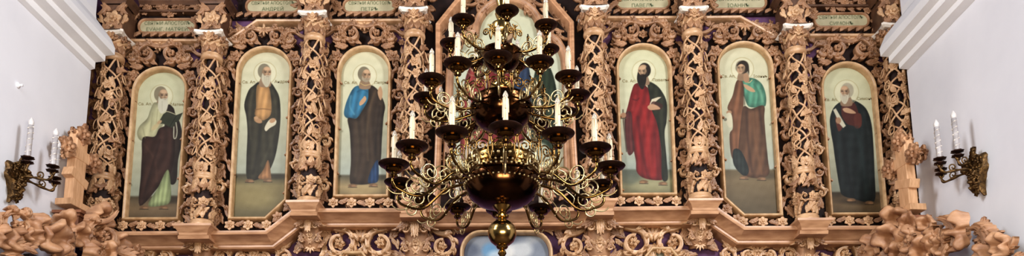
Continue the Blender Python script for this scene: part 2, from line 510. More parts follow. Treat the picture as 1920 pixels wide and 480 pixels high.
def foot(p, x, y, s=1, col=(120, 90, 62)):
    p.ell(x, y, 8, 3.4, col, 1.4); p.ell(x + 2.5 * s, y + 1, 4.6, 2.2, tuple(min(255, c * 1.28) for c in col), 1.2)
    p.stroke([(x - 8, y + 3), (x + 8, y + 3.4)], (48, 38, 28), 1.2, 1.4, .8)

def paint_scholar(p):      # bearded, pale robe, dark mantle, open green book
    ground(p, 368, 413, (200, 200, 160), (154, 160, 140), (88, 76, 56), (130, 108, 78), 128)
    p.ell(318, 374, 34, 7, (62, 52, 38), 5, .7)
    head(p, 303, 178, 14.5, (140, 130, 104), (182, 150, 116), (196, 192, 168), 20, 9, 1, 21)
    p.poly([(290, 192), (282, 206), (276, 222), (262, 236), (257, 250), (262, 262), (275, 264), (292, 258), (302, 240), (316, 214), (306, 200)], (182, 180, 138), fold=(.9, .4, 13, .09, 0))
    p.poly([(314, 198), (325, 202), (329, 214), (338, 232), (342, 262), (334, 300), (331, 338), (321, 346), (312, 330), (304, 290), (308, 240)], (56, 44, 36), fold=(1, .15, 15, .16, 1))
    p.poly([(268, 258), (290, 256), (300, 240), (322, 238), (328, 268), (322, 320), (296, 352), (262, 386), (264, 330), (266, 290)], (64, 42, 34), fold=(.8, .5, 17, .2, 2))
    p.poly([(314, 318), (320, 345), (319, 378), (300, 386), (278, 384), (296, 352)], (150, 164, 112), fold=(1, .2, 8, .15, 0))
    p.stroke([(270, 270), (290, 300), (294, 340)], (96, 64, 50), 3, 5, .5)
    p.stroke([(300, 262), (286, 310), (268, 372)], (38, 26, 24), 3, 5, .6)
    for q in ((286, 212, 282, 246), (296, 205, 292, 240), (268, 240, 272, 258)):
        p.stroke([q[:2], q[2:]], (150, 148, 110), 1.6, 3, .7)
    head_b = [(300, 186), (296, 200), (301, 212), (309, 212), (314, 202), (314, 190)]
    p.poly(head_b, (202, 198, 174)); p.stroke([(304, 190), (304, 208)], (168, 164, 140), 1, 1.4, .7)
    p.poly([(296, 232), (306, 214), (312, 210), (330, 216), (343, 211), (337, 224), (322, 240), (306, 232)], (58, 62, 46), 1.2, 1, False)
    p.stroke([(304, 214), (313, 209), (330, 215)], (190, 188, 150), 1.4); p.stroke([(318, 238), (331, 217)], (34, 36, 28), 1.2)
    p.ell(291, 238, 9, 4, (196, 180, 132), 1.5, 1, -.7); p.ell(299, 229, 5, 3, (188, 158, 116), 1.2, 1, -.6)
    p.stroke([(330, 230), (332, 246), (330, 258), (326, 258), (326, 238)], (186, 184, 160), 2)
    foot(p, 270, 389, 1); foot(p, 307, 389, 1)

def paint_staff(p):        # grey beard, ochre tunic, dark green mantle, scroll in hand
    ground(p, 326, 412, (210, 204, 168), (160, 166, 148), (74, 70, 52), (138, 124, 80), 90)
    p.ell(515, 331, 30, 5, (52, 48, 36), 5, .6); p.ell(480, 372, 38, 18, (160, 144, 90), 16, .5)
    p.poly([(488, 152), (476, 160), (466, 170), (458, 196), (462, 220), (464, 250), (462, 300), (463, 334), (478, 338), (500, 326), (514, 300), (522, 262), (526, 220), (524, 184), (516, 166), (506, 154)], (56, 52, 38), fold=(1, .2, 16, .2, 0))
    p.poly([(484, 158), (480, 176), (480, 200), (478, 216), (492, 226), (508, 214), (508, 182), (502, 160)], (186, 138, 82), fold=(.9, .3, 11, .14, 1))
    p.stroke([(478, 206), (492, 204), (508, 206)], (120, 84, 50), 1.6, 2, .8)
    p.poly([(503, 300), (508, 328), (506, 336), (484, 334), (494, 318)], (170, 120, 76), fold=(1, 0, 7, .12, 0))
    p.stroke([(474, 170), (468, 210), (470, 260)], (84, 78, 58), 3, 5, .6); p.stroke([(512, 170), (518, 210), (510, 262), (490, 310)], (84, 80, 60), 3, 5, .5)
    p.stroke([(490, 230), (484, 280), (474, 326)], (34, 32, 26), 4, 6, .6)
    p.ell(484, 226, 8, 4.5, (176, 134, 92), 1.4, 1, .4); p.ell(480, 221, 4, 3, (190, 148, 104), 1.2)
    p.poly([(496, 240), (502, 228), (510, 222), (518, 226), (516, 234), (506, 240), (499, 246)], (206, 196, 166)); p.ell(511, 226, 6, 4, (178, 136, 96), 1.3, 1, -.5)
    head(p, 497, 135, 14, (134, 126, 102), (186, 150, 114), (192, 184, 156), 20, 9.5, 1, 21)
    foot(p, 468, 339, 1); foot(p, 502, 338, 1)

def paint_blue(p):         # short grey beard, blue tunic, brown mantle, hands raised
    ground(p, 328, 368, (212, 206, 168), (164, 172, 158), (92, 86, 66), (164, 142, 98), 95)
    p.ell(706, 333, 30, 5, (66, 62, 50), 5, .6); p.ell(678, 356, 26, 10, (176, 152, 104), 8, .6)
    p.poly([(674, 160), (664, 164), (656, 176), (648, 196), (645, 214), (652, 222), (668, 222), (676, 214), (690, 196), (700, 172), (694, 160)], (48, 112, 144), fold=(.9, .4, 13, .2, 0))
    p.poly([(692, 160), (706, 166), (716, 182), (722, 200), (719, 220), (716, 262), (714, 300), (708, 314), (700, 342), (666, 346), (656, 340), (658, 300), (656, 250), (652, 222), (668, 222), (680, 206), (690, 186)], (62, 48, 36), fold=(1, .25, 16, .2, 1))
    p.poly([(708, 300), (710, 330), (706, 342), (690, 342), (696, 318)], (44, 72, 112), fold=(1, 0, 7, .2, 0))
    p.stroke([(704, 170), (694, 200), (688, 250), (690, 300)], (104, 82, 56), 3.5, 5, .6); p.stroke([(668, 230), (672, 280), (666, 330)], (92, 74, 52), 4, 6, .5)
    p.stroke([(712, 200), (706, 250), (704, 290)], (36, 28, 24), 4, 5, .6); p.stroke([(658, 180), (656, 200), (664, 214)], (86, 156, 180), 2.5, 3.5, .7)
    p.stroke([(670, 172), (680, 168), (690, 172)], (30, 80, 108), 2, 3, .8)
    p.poly([(674, 192), (680, 184), (684, 180), (687, 186), (682, 194), (675, 198)], (196, 152, 112)); p.poly([(710, 182), (708, 172), (711, 164), (714, 162), (717, 170), (717, 180), (714, 188)], (192, 150, 110))
    head(p, 684, 140, 13.5, (128, 118, 94), (184, 148, 112), (168, 152, 124), 7, 8, 1, 22)
    p.stroke([(676, 156), (684, 160), (694, 158)], (206, 176, 110), 1.4, 1.4, .8)
    foot(p, 661, 348, 1); foot(p, 700, 347, 1)

def paint_red(p):          # long black beard, red robe, dark green mantle, book and sword
    ground(p, 318, 366, (206, 204, 164), (150, 160, 148), (94, 98, 80), (146, 142, 104), 85)
    p.ell(1180, 332, 22, 14, (84, 94, 84), 8, .6); p.ell(1222, 350, 30, 9, (160, 154, 112), 7, .6)
    p.poly([(1190, 158), (1184, 172), (1178, 196), (1174, 214), (1180, 226), (1184, 262), (1192, 300), (1194, 322), (1208, 334), (1236, 338), (1243, 330), (1240, 280), (1236, 230), (1226, 186), (1214, 164), (1202, 156)], (128, 28, 28), fold=(.95, .3, 15, .22, 0))
    p.poly([(1214, 154), (1228, 158), (1240, 170), (1250, 192), (1250, 226), (1246, 250), (1250, 300), (1252, 336), (1241, 334), (1240, 280), (1232, 232), (1222, 206), (1218, 180)], (46, 48, 34), fold=(1, .2, 14, .2, 1))
    p.poly([(1172, 214), (1184, 212), (1186, 250), (1190, 278), (1182, 291), (1176, 284), (1172, 250)], (104, 48, 46), fold=(1, 0, 8, .2, 0))
    p.stroke([(1192, 180), (1186, 206)], (176, 52, 48), 4, 5, .6); p.stroke([(1206, 200), (1214, 250), (1222, 330)], (178, 40, 36), 5, 7, .6); p.stroke([(1196, 220), (1202, 270), (1214, 330)], (78, 18, 22), 4, 6, .7); p.stroke([(1228, 250), (1234, 330)], (92, 20, 24), 4, 5, .6)
    p.stroke([(1186, 186), (1194, 188), (1198, 184)], (80, 20, 22), 2, 2.5, .7); p.stroke([(1168, 206), (1169, 228), (1175, 284)], (96, 84, 70), 2.4, 1.6); p.ell(1169, 216, 5, 5, (176, 132, 98), 1.4); p.stroke([(1164, 222), (1174, 222)], (88, 74, 52), 2)
    p.poly([(1218, 196), (1222, 186), (1234, 182), (1240, 182), (1230, 190), (1224, 198)], (204, 190, 160), 1.2, 1, False); p.poly([(1220, 196), (1226, 190), (1242, 196), (1238, 206), (1224, 206)], (70, 36, 30), 1.4, .8)
    p.poly([(1214, 200), (1222, 195), (1232, 198), (1238, 204), (1228, 206), (1218, 206)], (186, 142, 106))
    head(p, 1207, 133, 13.5, (42, 34, 28), (182, 146, 112), (36, 29, 24), 26, 9.5, -1, 22, (58, 48, 40))
    p.ell(1206, 125, 6, 4, (196, 160, 122), 2, .9)
    foot(p, 1207, 341, -1); foot(p, 1243, 344, 1)

def paint_youth(p):        # young, dark hair, green tunic, brown mantle, scroll
    ground(p, 318, 404, (210, 204, 168), (166, 174, 160), (104, 90, 62), (122, 104, 72), 82)
    p.ell(1440, 330, 20, 6, (74, 64, 46), 6, .6)
    p.poly([(1390, 148), (1380, 156), (1374, 180), (1366, 206), (1374, 214), (1388, 206), (1394, 180), (1404, 200), (1430, 200), (1436, 196), (1436, 178), (1430, 160), (1420, 150), (1408, 146)], (78, 140, 112), fold=(.9, .3, 12, .16, 0))
    p.poly([(1388, 148), (1380, 154), (1374, 178), (1364, 202), (1372, 216), (1374, 240), (1368, 252), (1370, 286), (1376, 300), (1390, 300), (1394, 250), (1394, 200), (1394, 160)], (124, 80, 52), fold=(1, .2, 11, .18, 1))
    p.poly([(1394, 200), (1408, 204), (1432, 198), (1433, 222), (1436, 260), (1440, 300), (1442, 326), (1424, 334), (1396, 330), (1386, 318), (1384, 290), (1388, 240)], (98, 66, 44), fold=(1, .25, 14, .2, 2))
    p.poly([(1376, 280), (1390, 284), (1404, 318), (1396, 330), (1380, 316), (1374, 300)], (40, 48, 44), fold=(1, .2, 8, .2, 0))
    p.stroke([(1412, 210), (1416, 262), (1428, 326)], (136, 92, 58), 4, 6, .6); p.stroke([(1400, 210), (1402, 260), (1410, 322)], (58, 38, 28), 3, 5, .7); p.stroke([(1424, 206), (1430, 250)], (60, 40, 30), 3, 4, .6)
    p.stroke([(1414, 158), (1422, 176), (1420, 196)], (46, 96, 78), 3, 4, .6); p.stroke([(1426, 170), (1430, 190)], (126, 180, 146), 3, 4, .7); p.stroke([(1394, 160), (1396, 196)], (56, 40, 30), 2, 3, .7)
    p.poly([(1394, 158), (1402, 160), (1412, 166), (1416, 172), (1408, 172), (1398, 166)], (190, 152, 112)); p.stroke([(1395, 150), (1404, 155), (1410, 150)], (200, 184, 130), 1.5)
    p.ell(1367, 211, 5, 4, (176, 136, 100), 1.4); p.poly([(1360, 222), (1364, 212), (1371, 214), (1373, 236), (1366, 238)], (206, 200, 168)); p.ell(1360, 224, 3, 3, (120, 118, 96), 1.2)
    p.poly([(1380, 132), (1381, 118), (1390, 113), (1402, 117), (1405, 130), (1404, 142), (1396, 140)], (56, 42, 30))
    head(p, 1392, 127, 12, (52, 40, 30), (184, 148, 112), None, 0, 0, -1, 21, None, .3)
    p.poly([(1381, 124), (1386, 116), (1396, 116), (1403, 124), (1404, 138), (1399, 126), (1390, 120)], (50, 38, 28)); p.poly([(1394, 140), (1402, 138), (1405, 152), (1396, 154)], (170, 132, 98))
    foot(p, 1395, 333, -1); foot(p, 1428, 335, 1)

def paint_elder(p):        # white hair and beard, blue-black mantle, scroll on the arm
    ground(p, 360, 402, (204, 202, 162), (142, 146, 128), (70, 58, 42), (118, 96, 66), 120)
    p.ell(1612, 378, 40, 6, (52, 42, 32), 5, .6)
    p.poly([(1574, 192), (1562, 204), (1556, 224), (1558, 248), (1562, 270), (1566, 300), (1574, 350), (1580, 366), (1604, 374), (1630, 380), (1641, 372), (1640, 330), (1638, 280), (1634, 232), (1624, 204), (1606, 190), (1590, 186)], (30, 38, 38), fold=(1, .25, 18, .25, 0))
    p.poly([(1580, 194), (1578, 216), (1588, 232), (1600, 236), (1606, 240), (1612, 228), (1606, 200), (1596, 190)], (84, 40, 34)); p.poly([(1566, 222), (1572, 216), (1580, 236), (1572, 246)], (96, 46, 36)); p.poly([(1602, 216), (1614, 214), (1615, 236), (1604, 240)], (100, 50, 40))
    p.stroke([(1606, 240), (1616, 290), (1624, 360)], (42, 58, 58), 5, 8, .7); p.stroke([(1580, 250), (1590, 320), (1596, 366)], (20, 24, 26), 5, 7, .7); p.stroke([(1620, 210), (1628, 250)], (46, 56, 54), 3, 5, .6)
    p.poly([(1562, 206), (1567, 203), (1586, 236), (1581, 240), (1574, 232)], (200, 194, 168), 1.3, 1, False); p.ell(1572, 226, 5, 6, (168, 128, 96), 1.4)
    p.poly([(1580, 204), (1588, 202), (1598, 206), (1605, 212), (1596, 213), (1584, 210)], (192, 152, 116))
    head(p, 1587, 171, 14, (176, 168, 142), (184, 148, 114), (198, 190, 164), 16, 8.5, -1, 23)
    foot(p, 1596, 375, -1); foot(p, 1630, 380, 1)

def paint_trio(p):         # the wide middle picture, mostly behind the chandelier
    p.vgrad([(0, (206, 204, 168)), (120, (196, 200, 172)), (240, (196, 204, 180)), (300, (206, 202, 172)), (330, (150, 150, 120))])
    p.ring(952, 62, 26, (176, 160, 112), 1.4, .7)
    p.ell(952, 62, 13, 15, (104, 78, 56), 2); p.ell(952, 64, 9, 12, (178, 142, 106), 2); p.poly([(944, 72), (952, 76), (960, 72), (957, 88), (947, 88)], (84, 60, 44))
    p.poly([(936, 88), (968, 88), (986, 116), (992, 180), (984, 260), (950, 282), (918, 262), (912, 180), (918, 116)], (120, 40, 40), fold=(1, .3, 15, .2, 0)); p.poly([(966, 92), (990, 120), (996, 190), (976, 240), (962, 160)], (50, 64, 88), fold=(1, .2, 10, .2, 0))
    p.poly([(886, 120), (902, 128), (910, 160), (916, 210), (910, 300), (866, 300), (866, 210), (872, 150)], (142, 56, 52), fold=(1, .2, 12, .2, 0)); p.ell(890, 124, 9, 11, (176, 140, 106), 2); p.ring(890, 124, 18, (176, 160, 112), 1.2, .6); p.ell(888, 118, 11, 10, (128, 54, 50), 3, .8)
    p.poly([(1012, 112), (1030, 124), (1042, 160), (1046, 210), (1042, 300), (1000, 300), (996, 210), (1000, 150)], (44, 56, 40), fold=(1, .2, 12, .2, 0)); p.ell(1012, 116, 9, 11, (168, 132, 98), 2); p.ring(1012, 116, 18, (176, 160, 112), 1.2, .6); p.ell(1014, 110, 10, 8, (70, 50, 36), 3, .8)
    p.poly([(880, 262), (930, 272), (1000, 264), (1030, 280), (1024, 312), (880, 312)], (206, 204, 176), 6, .8)

def paint_clouds(p):       # oval-ended picture with a pale figure among clouds
    p.vgrad([(438, (112, 118, 132)), (470, (140, 148, 160)), (520, (120, 128, 146))])
    for x, y, a, b, c, al in ((900, 452, 22, 12, (150, 154, 160), .8), (880, 470, 18, 14, (96, 104, 122), .8), (1000, 450, 24, 10, (168, 170, 170), .8), (1012, 470, 16, 18, (132, 140, 154), .8), (976, 468, 22, 16, (206, 208, 208), .9), (950, 474, 14, 18, (224, 222, 216), .9), (918, 470, 14, 14, (104, 156, 196), .9), (930, 482, 16, 12, (190, 206, 216), .8), (962, 450, 20, 6, (90, 98, 114), .6)):
        p.ell(x, y, a, b, c, 9, al)

def painting_mesh(name, outl, xr, yr, Y, fn, step=0.0042):
    """outl(z) -> x0, x1 in metres for every height between yr"""
    z0, z1 = yr; nz = int((z1 - z0) / step) + 1; nx = int((xr[1] - xr[0]) / step) + 1
    zs = np.linspace(z0 + 1e-4, z1 - 1e-4, nz); tt = np.linspace(0, 1, nx)
    lo = np.array([outl(z) for z in zs])
    X = lo[:, :1] + (lo[:, 1:] - lo[:, :1]) * tt[None, :]
    Z = np.repeat(zs[:, None], nx, 1)
    Xf, Zf = X.ravel(), Z.ravel()
    px, py = proj_np(Xf, np.full_like(Xf, Y), Zf)
    p = Paint(px, py); fn(p); p.noise(3.2)
    me = bpy.data.meshes.new(name)
    co = np.stack([Xf, np.full_like(Xf, Y), Zf], 1).astype(np.float32)
    idx = np.arange(nz * nx).reshape(nz, nx)
    q = np.stack([idx[:-1, :-1], idx[:-1, 1:], idx[1:, 1:], idx[1:, :-1]], -1).reshape(-1, 4)
    me.vertices.add(len(co)); me.vertices.foreach_set('co', co.ravel())
    me.loops.add(q.size); me.loops.foreach_set('vertex_index', q.ravel().astype(np.int32))
    me.polygons.add(len(q)); me.polygons.foreach_set('loop_start', np.arange(0, q.size, 4, dtype=np.int32))
    me.update(calc_edges=True); me.validate()
    at = me.color_attributes.new('paint', 'FLOAT_COLOR', 'POINT')
    c4 = np.concatenate([p.linear(), np.ones((len(co), 1))], 1).astype(np.float32)
    at.data.foreach_set('color', c4.ravel())
    me.materials.append(M_ICON)
    return me
# ------------------------------------------------------------------ room shell
XWL = P(168, 150, -0.30).x            # pier faces
XWR = P(1703, 150, -0.30).x
ZC = 8.2
def struct(name, mb, mat, smooth=False):
    o = build(mb, name, mat, None, smooth); o['kind'] = 'structure'; o['label'] = name.replace('_', ' '); return o

mb = MB(); mb.box(-6, 6, 0.11, 0.3, 0, ZC); wb = struct('wall_back', mb, M_PURP)
wb['label'] = 'purple backing of the carved screen'
mb = MB(); mb.box(XWL - 1.6, XWL, -4.2, -0.29, 0, ZC); struct('wall_left', mb, M_WALL)['label'] = 'white plaster pier on the left'
mb = MB(); mb.box(XWR, XWR + 1.6, -4.2, -0.29, 0, ZC); struct('wall_right', mb, M_WALL)['label'] = 'white plaster pier on the right'
mb = MB(); mb.box(-9, 9, -12, 0.3, -0.1, 0); struct('floor', mb, M_FLOOR)

def impost(name, pts, xw, label):
    q = [P(x, y, -0.32) for x, y in pts]
    prof = [(p.x, p.z) for p in q]
    ztop = q[-1].z
    prof = [(xw, prof[0][1])] + prof + [(xw, ztop)]
    mb = MB(); n = len(prof)
    vs = [(x, -0.32, z) for x, z in prof] + [(x, -4.2, z) for x, z in prof]
    mb.add(vs, [(i, (i + 1) % n, n + (i + 1) % n, n + i) for i in range(n)] + [tuple(range(n)), tuple(range(2 * n - 1, n - 1, -1))])
    o = struct(name, mb, M_TRIM); o['label'] = label
    return o
impost('trim_1', [(170, 131), (178, 129), (179, 117), (197, 115), (198, 105), (215, 103), (216, 91), (209, 74), (181, 36), (179, 20)], XWL - 0.02, 'stepped white plaster impost moulding of the left pier')
impost('trim_2', [(1697, 130), (1686, 129), (1685, 119), (1667, 118), (1666, 107), (1651, 106), (1649, 92), (1659, 68), (1691, 28), (1692, 12)], XWR + 0.02, 'stepped white plaster impost moulding of the right pier')

# ------------------------------------------------------------------ icons
class Icon: pass
ICONS = {}
YF, YP = -0.005, 0.045               # frame plane and painted panel plane
def icon_geometry(bl, br, sl, sr, top, chamfer=None):
    I = Icon()
    I.x0 = (P(*bl).x + P(*sl).x) / 2; I.x1 = (P(*br).x + P(*sr).x) / 2
    I.zb = (P(*bl).z + P(*br).z) / 2; I.zs = (P(*sl).z + P(*sr).z) / 2
    I.zt = P((sl[0] + sr[0]) / 2, top).z
    I.ch = chamfer
    I.c = 0.0
    if chamfer:
        I.c = chamfer[1] / S(*bl)        # size of the cut corner in metres
        I.cside = chamfer[0]
    return I

def icon_path(I, ins=0.0, n=22):
    """counter-clockwise from the lower left corner"""
    x0, x1, zb = I.x0 + ins, I.x1 - ins, I.zb + ins
    c = I.c - ins * 0.4 if I.c else 0
    p = []
    if I.c and I.cside == 'l': p += [(x0, zb + c), (x0 + c, zb)]
    else: p += [(x0, zb)]
    if I.c and I.cside == 'r': p += [(x1 - c, zb), (x1, zb + c)]
    else: p += [(x1, zb)]
    cx = (x0 + x1) / 2; rx = (x1 - x0) / 2; rz = I.zt - I.zs - ins
    for i in range(n + 1):
        a = PI * i / n
        p.append((cx + rx * math.cos(a), I.zs + rz * math.sin(a)))
    return p

FRAME_PROF = [(-0.004, -0.085), (-0.004, 0.022), (0.002, 0.034), (0.010, 0.036), (0.017, 0.026), (0.022, 0.024), (0.027, 0.0), (0.028, -0.055)]
def make_icon(name, label, I, fn, words=None, wmat=None):
    root = thing(name, label, 'icon', ((I.x0 + I.x1) / 2, YP, I.zb))
    L = -Vector(root.location)
    mb = MB(); sweep2d(mb, icon_path(I), FRAME_PROF, YF, True)
    build(mb, 'frame', M_GILT, root, loc=L)
    def outl(z):
        x0, x1 = I.x0 + .02, I.x1 - .02
        if z > I.zs:
            t = min(1, (z - I.zs) / (I.zt - .018 - I.zs)); k = math.sqrt(max(0, 1 - t * t)); cx = (x0 + x1) / 2; h = (x1 - x0) / 2 * k
            return (cx - h, cx + h)
        if I.c and z < I.zb + I.c:
            k = I.c - (z - I.zb)
            return (x0 + k, x1) if I.cside == 'l' else (x0, x1 - k)
        return (x0, x1)
    me = painting_mesh('painting', outl, (I.x0, I.x1), (I.zb + .02, I.zt - .018), YP, fn)
    po = obj('painting', me, root, L)
    for (t, x, y, h) in words or ():
        p = P(x, y, YP - .004); s = S(x, y, YP)
        tm = text_mesh(t, h / s, wmat or M_INK, 'inscription')
        obj('inscription', tm, po, (p.x, YP - .003, p.z), (PI / 2, 0, 0))
    return root

ICON_SPECS = [
    ('scholar', (231, 413), (336, 413), (250, 172), (353, 172), 127, None, paint_scholar, 'icon of a white-bearded saint reading an open green book', [('Св. Ап.', 272, 195, 8), ('Матѳей', 334, 196, 8)]),
    ('staff', (431, 412), (537, 412), (443, 136), (548, 136), 89, ('r', 37), paint_staff, 'icon of a grey-bearded saint in ochre tunic and dark green mantle', [('Св. Ап.', 467, 154, 8), ('Андрей', 529, 153, 8)]),
    ('blue', (625, 370), (728, 370), (634, 136), (734, 136), 88, None, paint_blue, 'icon of a saint in a bright blue tunic and brown mantle', [('Св. Ап.', 658, 155, 8), ('Петръ', 714, 155, 8)]),
    ('red', (1163, 367), (1268, 367), (1155, 130), (1259, 130), 84, None, paint_red, 'icon of a black-bearded saint in a long red robe', [('Св. Ап.', 1180, 152, 8), ('Павелъ', 1238, 150, 8)]),
    ('youth', (1358, 406), (1467, 406), (1344, 126), (1448, 126), 80, ('l', 35), paint_youth, 'icon of a beardless young saint in green tunic and brown mantle', [('Св. Ап.', 1366, 143, 8), ('Іоаннъ', 1426, 143, 8)]),
    ('elder', (1557, 404), (1662, 404), (1538, 168), (1642, 168), 118, None, paint_elder, 'icon of a white-haired saint in a blue-black mantle holding a scroll', [('Св. Ап.', 1558, 187, 8), ('Симонъ', 1622, 185, 8)]),
]
for (key, bl, br, sl, sr, top, ch, fn, lab, words) in ICON_SPECS:
    I = icon_geometry(bl, br, sl, sr, top, ch); I.px = (bl, br, sl, sr, top, ch); ICONS[key] = I
    make_icon('saint_icon', lab, I, fn, words)

# ------------------------------------------------------------------ columns
YC = -0.15
def column_proto(H=1.9):
    """carved column of height H standing on z = 0; radius about 0.1"""
    root = thing('carved_column', '', 'column')
    zc = H * (1 - 46 / 356.0); zr = H * (1 - 268 / 356.0)      # neck ring and lower ring heights
    R = 0.088
    mb = MB(); mb.lathe([(0.001, 0), (0.118, 0), (0.118, 0.03), (0.105, 0.036), (0.112, 0.05), (0.098, 0.066), (0.088, 0.07), (0.001, 0.07)], 28); build(mb, 'base', M_WOOD2, root)
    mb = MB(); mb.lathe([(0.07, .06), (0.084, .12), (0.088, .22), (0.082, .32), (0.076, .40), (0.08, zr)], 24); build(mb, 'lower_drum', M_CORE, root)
    mb = MB(); mb.lathe([(0.07, zr - .02), (0.1, zr - .016), (0.104, zr), (0.098, zr + .014), (0.09, zr + .02), (0.1, zr + .03), (0.096, zr + .046), (0.08, zr + .05)], 28); build(mb, 'lower_ring', M_WOOD2, root)
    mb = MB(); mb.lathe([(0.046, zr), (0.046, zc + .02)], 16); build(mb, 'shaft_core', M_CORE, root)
    # interlaced vines
    for d in (1, -1):
        mb = MB()
        for k in range(4):
            pts = []
            for i in range(60):
                t = i / 59.0
                a = d * (t * 2 * PI * 1.9) + k * PI / 2 + 0.28 * math.sin(t * 23 + k)
                r = R + 0.006 * math.sin(t * 40 + k * 2 + d)
                pts.append((r * math.cos(a), r * math.sin(a), zr + .03 + (zc - zr - .05) * t))
            mb.tube(pts, 0.0098, 6)
        for k in range(6):      # free loops standing off the shaft
            z0 = zr + .2 + k * (zc - zr - .3) / 6; a0 = -PI / 2 + d * (0.7 + 0.45 * (k % 3))
            pts = []
            for i in range(15):
                t = i / 14.0; b = a0 + 0.34 * math.sin(t * 2 * PI) * 0.8
                r = R + 0.012 + 0.035 * math.sin(PI * t)
                pts.append((r * math.cos(b), r * math.sin(b), z0 + 0.05 * math.cos(t * 2 * PI) + .05))
            mb.tube(pts, 0.006, 5)
        build(mb, 'vine', M_WOOD2, root)
    def on_shaft(kind, a, z, size, ang, r, mat='', tilt=0.0):
        # a = angle about the axis, 0 faces the nave
        o = obj(NAME[kind], ORN[kind][mat], root, (r * math.sin(a), -r * math.cos(a), z))
        o.rotation_euler = (Matrix.Rotation(a, 3, 'Z') @ Matrix.Rotation(math.radians(ang), 3, 'Y') @ Matrix.Rotation(tilt, 3, 'X')).to_euler()
        o.scale = (size,) * 3
        return o
    rnd = random.Random(4)
    z = zr + .10; i = 0
    while z < zc - .05:
        a = 0.75 * math.sin(i * 2.2) + rnd.uniform(-.2, .2)
        on_shaft('rosette' if i % 3 else 'open_flower', a, z, rnd.uniform(.085, .11), rnd.uniform(0, 60), R - .004, 'pale')
        on_shaft('leaf', a + rnd.choice((-1, 1)) * .75, z - .03, .115, rnd.uniform(-60, 60), R - .008, 'pale')
        on_shaft('curled_leaf', a + rnd.choice((-1, 1)) * 1.5, z + .01, .12, rnd.uniform(-70, 70), R - .01, '')
        if i % 2 == 0: on_shaft('rosette', a + PI * .8, z, .1, 0, R - .006, '')
        z += 0.115; i += 1
    # carved lower drum: rows of acanthus, scrolls and rosettes
    for k in range(8):
        a = (k - 3.5) * 2 * PI / 8
        on_shaft('leaf' if k % 2 else 'curled_leaf', a, .07, .13, 20 if k % 2 else -15, .086, 'pale', -.12)
        on_shaft('sprig', a + PI / 8, .13, .13, 20 if k % 2 else -40, .088, '', -.1)
        on_shaft('small_scroll' if k % 2 else 'rosette', a, .225, .1, 60 * k, .09, 'pale')
        on_shaft('curled_leaf', a + PI / 8, zr - .06, .13, 170 if k % 2 else 200, .088, '', .1)
        on_shaft('leaf', a, zr - .01, .13, 180, .084, 'pale')
    for k in range(8):
        on_shaft('straight_leaf', (k - 3.5) * 2 * PI / 8, zr + .04, .1, 0, .082, 'pale')
    # capital
    mb = MB(); mb.lathe([(0.07, zc - .02), (.098, zc - .012), (.106, zc + .006), (.104, zc + .03), (.088, zc + .04), (.09, zc + .05)], 28); build(mb, 'neck_ring', M_WOOD2, root)
    mb = MB(); mb.lathe([(.08, zc + .04), (.078, zc + .1), (.095, zc + .16), (.125, H - .03)], 24); build(mb, 'capital', M_WOODD, root)
    for k in range(8):
        a = (k - 3.5) * 2 * PI / 8
        on_shaft('straight_leaf', a, zc + .045, .15, 0, .08, '', -.2)
        on_shaft('curled_leaf', a + PI / 8, zc + .1, .13, 12, .088, 'pale', -.35)
    for k in range(4):
        on_shaft('small_scroll', -PI / 4 + k * PI / 2 + .25, H - .055, .1, 0, .11, '')
        on_shaft('small_scroll', -PI / 4 + k * PI / 2 - .25, H - .055, .1, 0, .11, '').scale[0] *= -1
    on_shaft('rosette', 0, H - .06, .1, 0, .112, 'pale')
    mb = MB()                                    # concave-sided abacus with cut corners, white glare put in its colour
    def ab(r, z):
        side = [(-1, -.82), (-.9, -.96), (-.45, -.86), (0, -.82), (.45, -.86), (.9, -.96)]; out = []
        for k in range(4):
            c, n = math.cos(k * PI / 2), math.sin(k * PI / 2)
            out += [(r * (x * c - y * n), r * (x * n + y * c), z) for x, y in side]
        return out
    rows = [ab(.124, H - .036), ab(.138, H - .026), ab(.148, H - .02), ab(.15, H - .012), ab(.15, H)]
    o0 = mb.grid(rows, True); m = len(rows[0])
    mb.f.append(tuple(o0 + k for k in range(m - 1, -1, -1))); mb.f.append(tuple(o0 + 4 * m + k for k in range(m)))
    build(mb, 'abacus', M_WHITE, root, False)
    return root

COLS = [  # key, axis at cap, axis at foot, label
    ('c1', (221, 69), (181, 428), 'carved vine column beside the left pier, left of the book-reading saint'),
    ('c2', (400, 69), (378, 428), 'carved vine column between the book-reading saint and the ochre-tunic saint'),
    ('c3', (590, 34), (580, 386), 'carved vine column between the ochre-tunic saint and the blue-tunic saint'),
    ('c4', (779, 27), (772, 388), 'carved vine column between the blue-tunic saint and the chandelier'),
    ('c5', (1110, 24), (1124, 382), 'carved vine column between the chandelier and the red-robed saint'),
    ('c6', (1298, 26), (1311, 378), 'carved vine column between the red-robed saint and the green-tunic youth'),
    ('c7', (1489, 58), (1513, 418), 'carved vine column between the green-tunic youth and the blue-black mantle saint'),
    ('c8', (1668, 56), (1706, 416), 'carved vine column beside the right pier, behind the wooden cross')]
COLX = {}
proto = None
for i, (key, a, b, lab) in enumerate(COLS):
    pa, pb = P(*a, YC), P(*b, YC)
    x = (pa.x + pb.x) / 2; H = pa.z - pb.z
    COLX[key] = (a, b, x, pb.z, pa.z)
    if proto is None:
        proto = o = column_proto(1.9)
    else: o = copy_tree(proto)
    o.location = (x, YC, pb.z); o.scale = (1, 1, H / 1.9)
    o['label'] = lab; o['group'] = 'carved columns of the icon screen'

def col_x(key, y):
    a, b = COLX[key][0], COLX[key][1]
    return a[0] + (b[0] - a[0]) * (y - a[1]) / (b[1] - a[1])

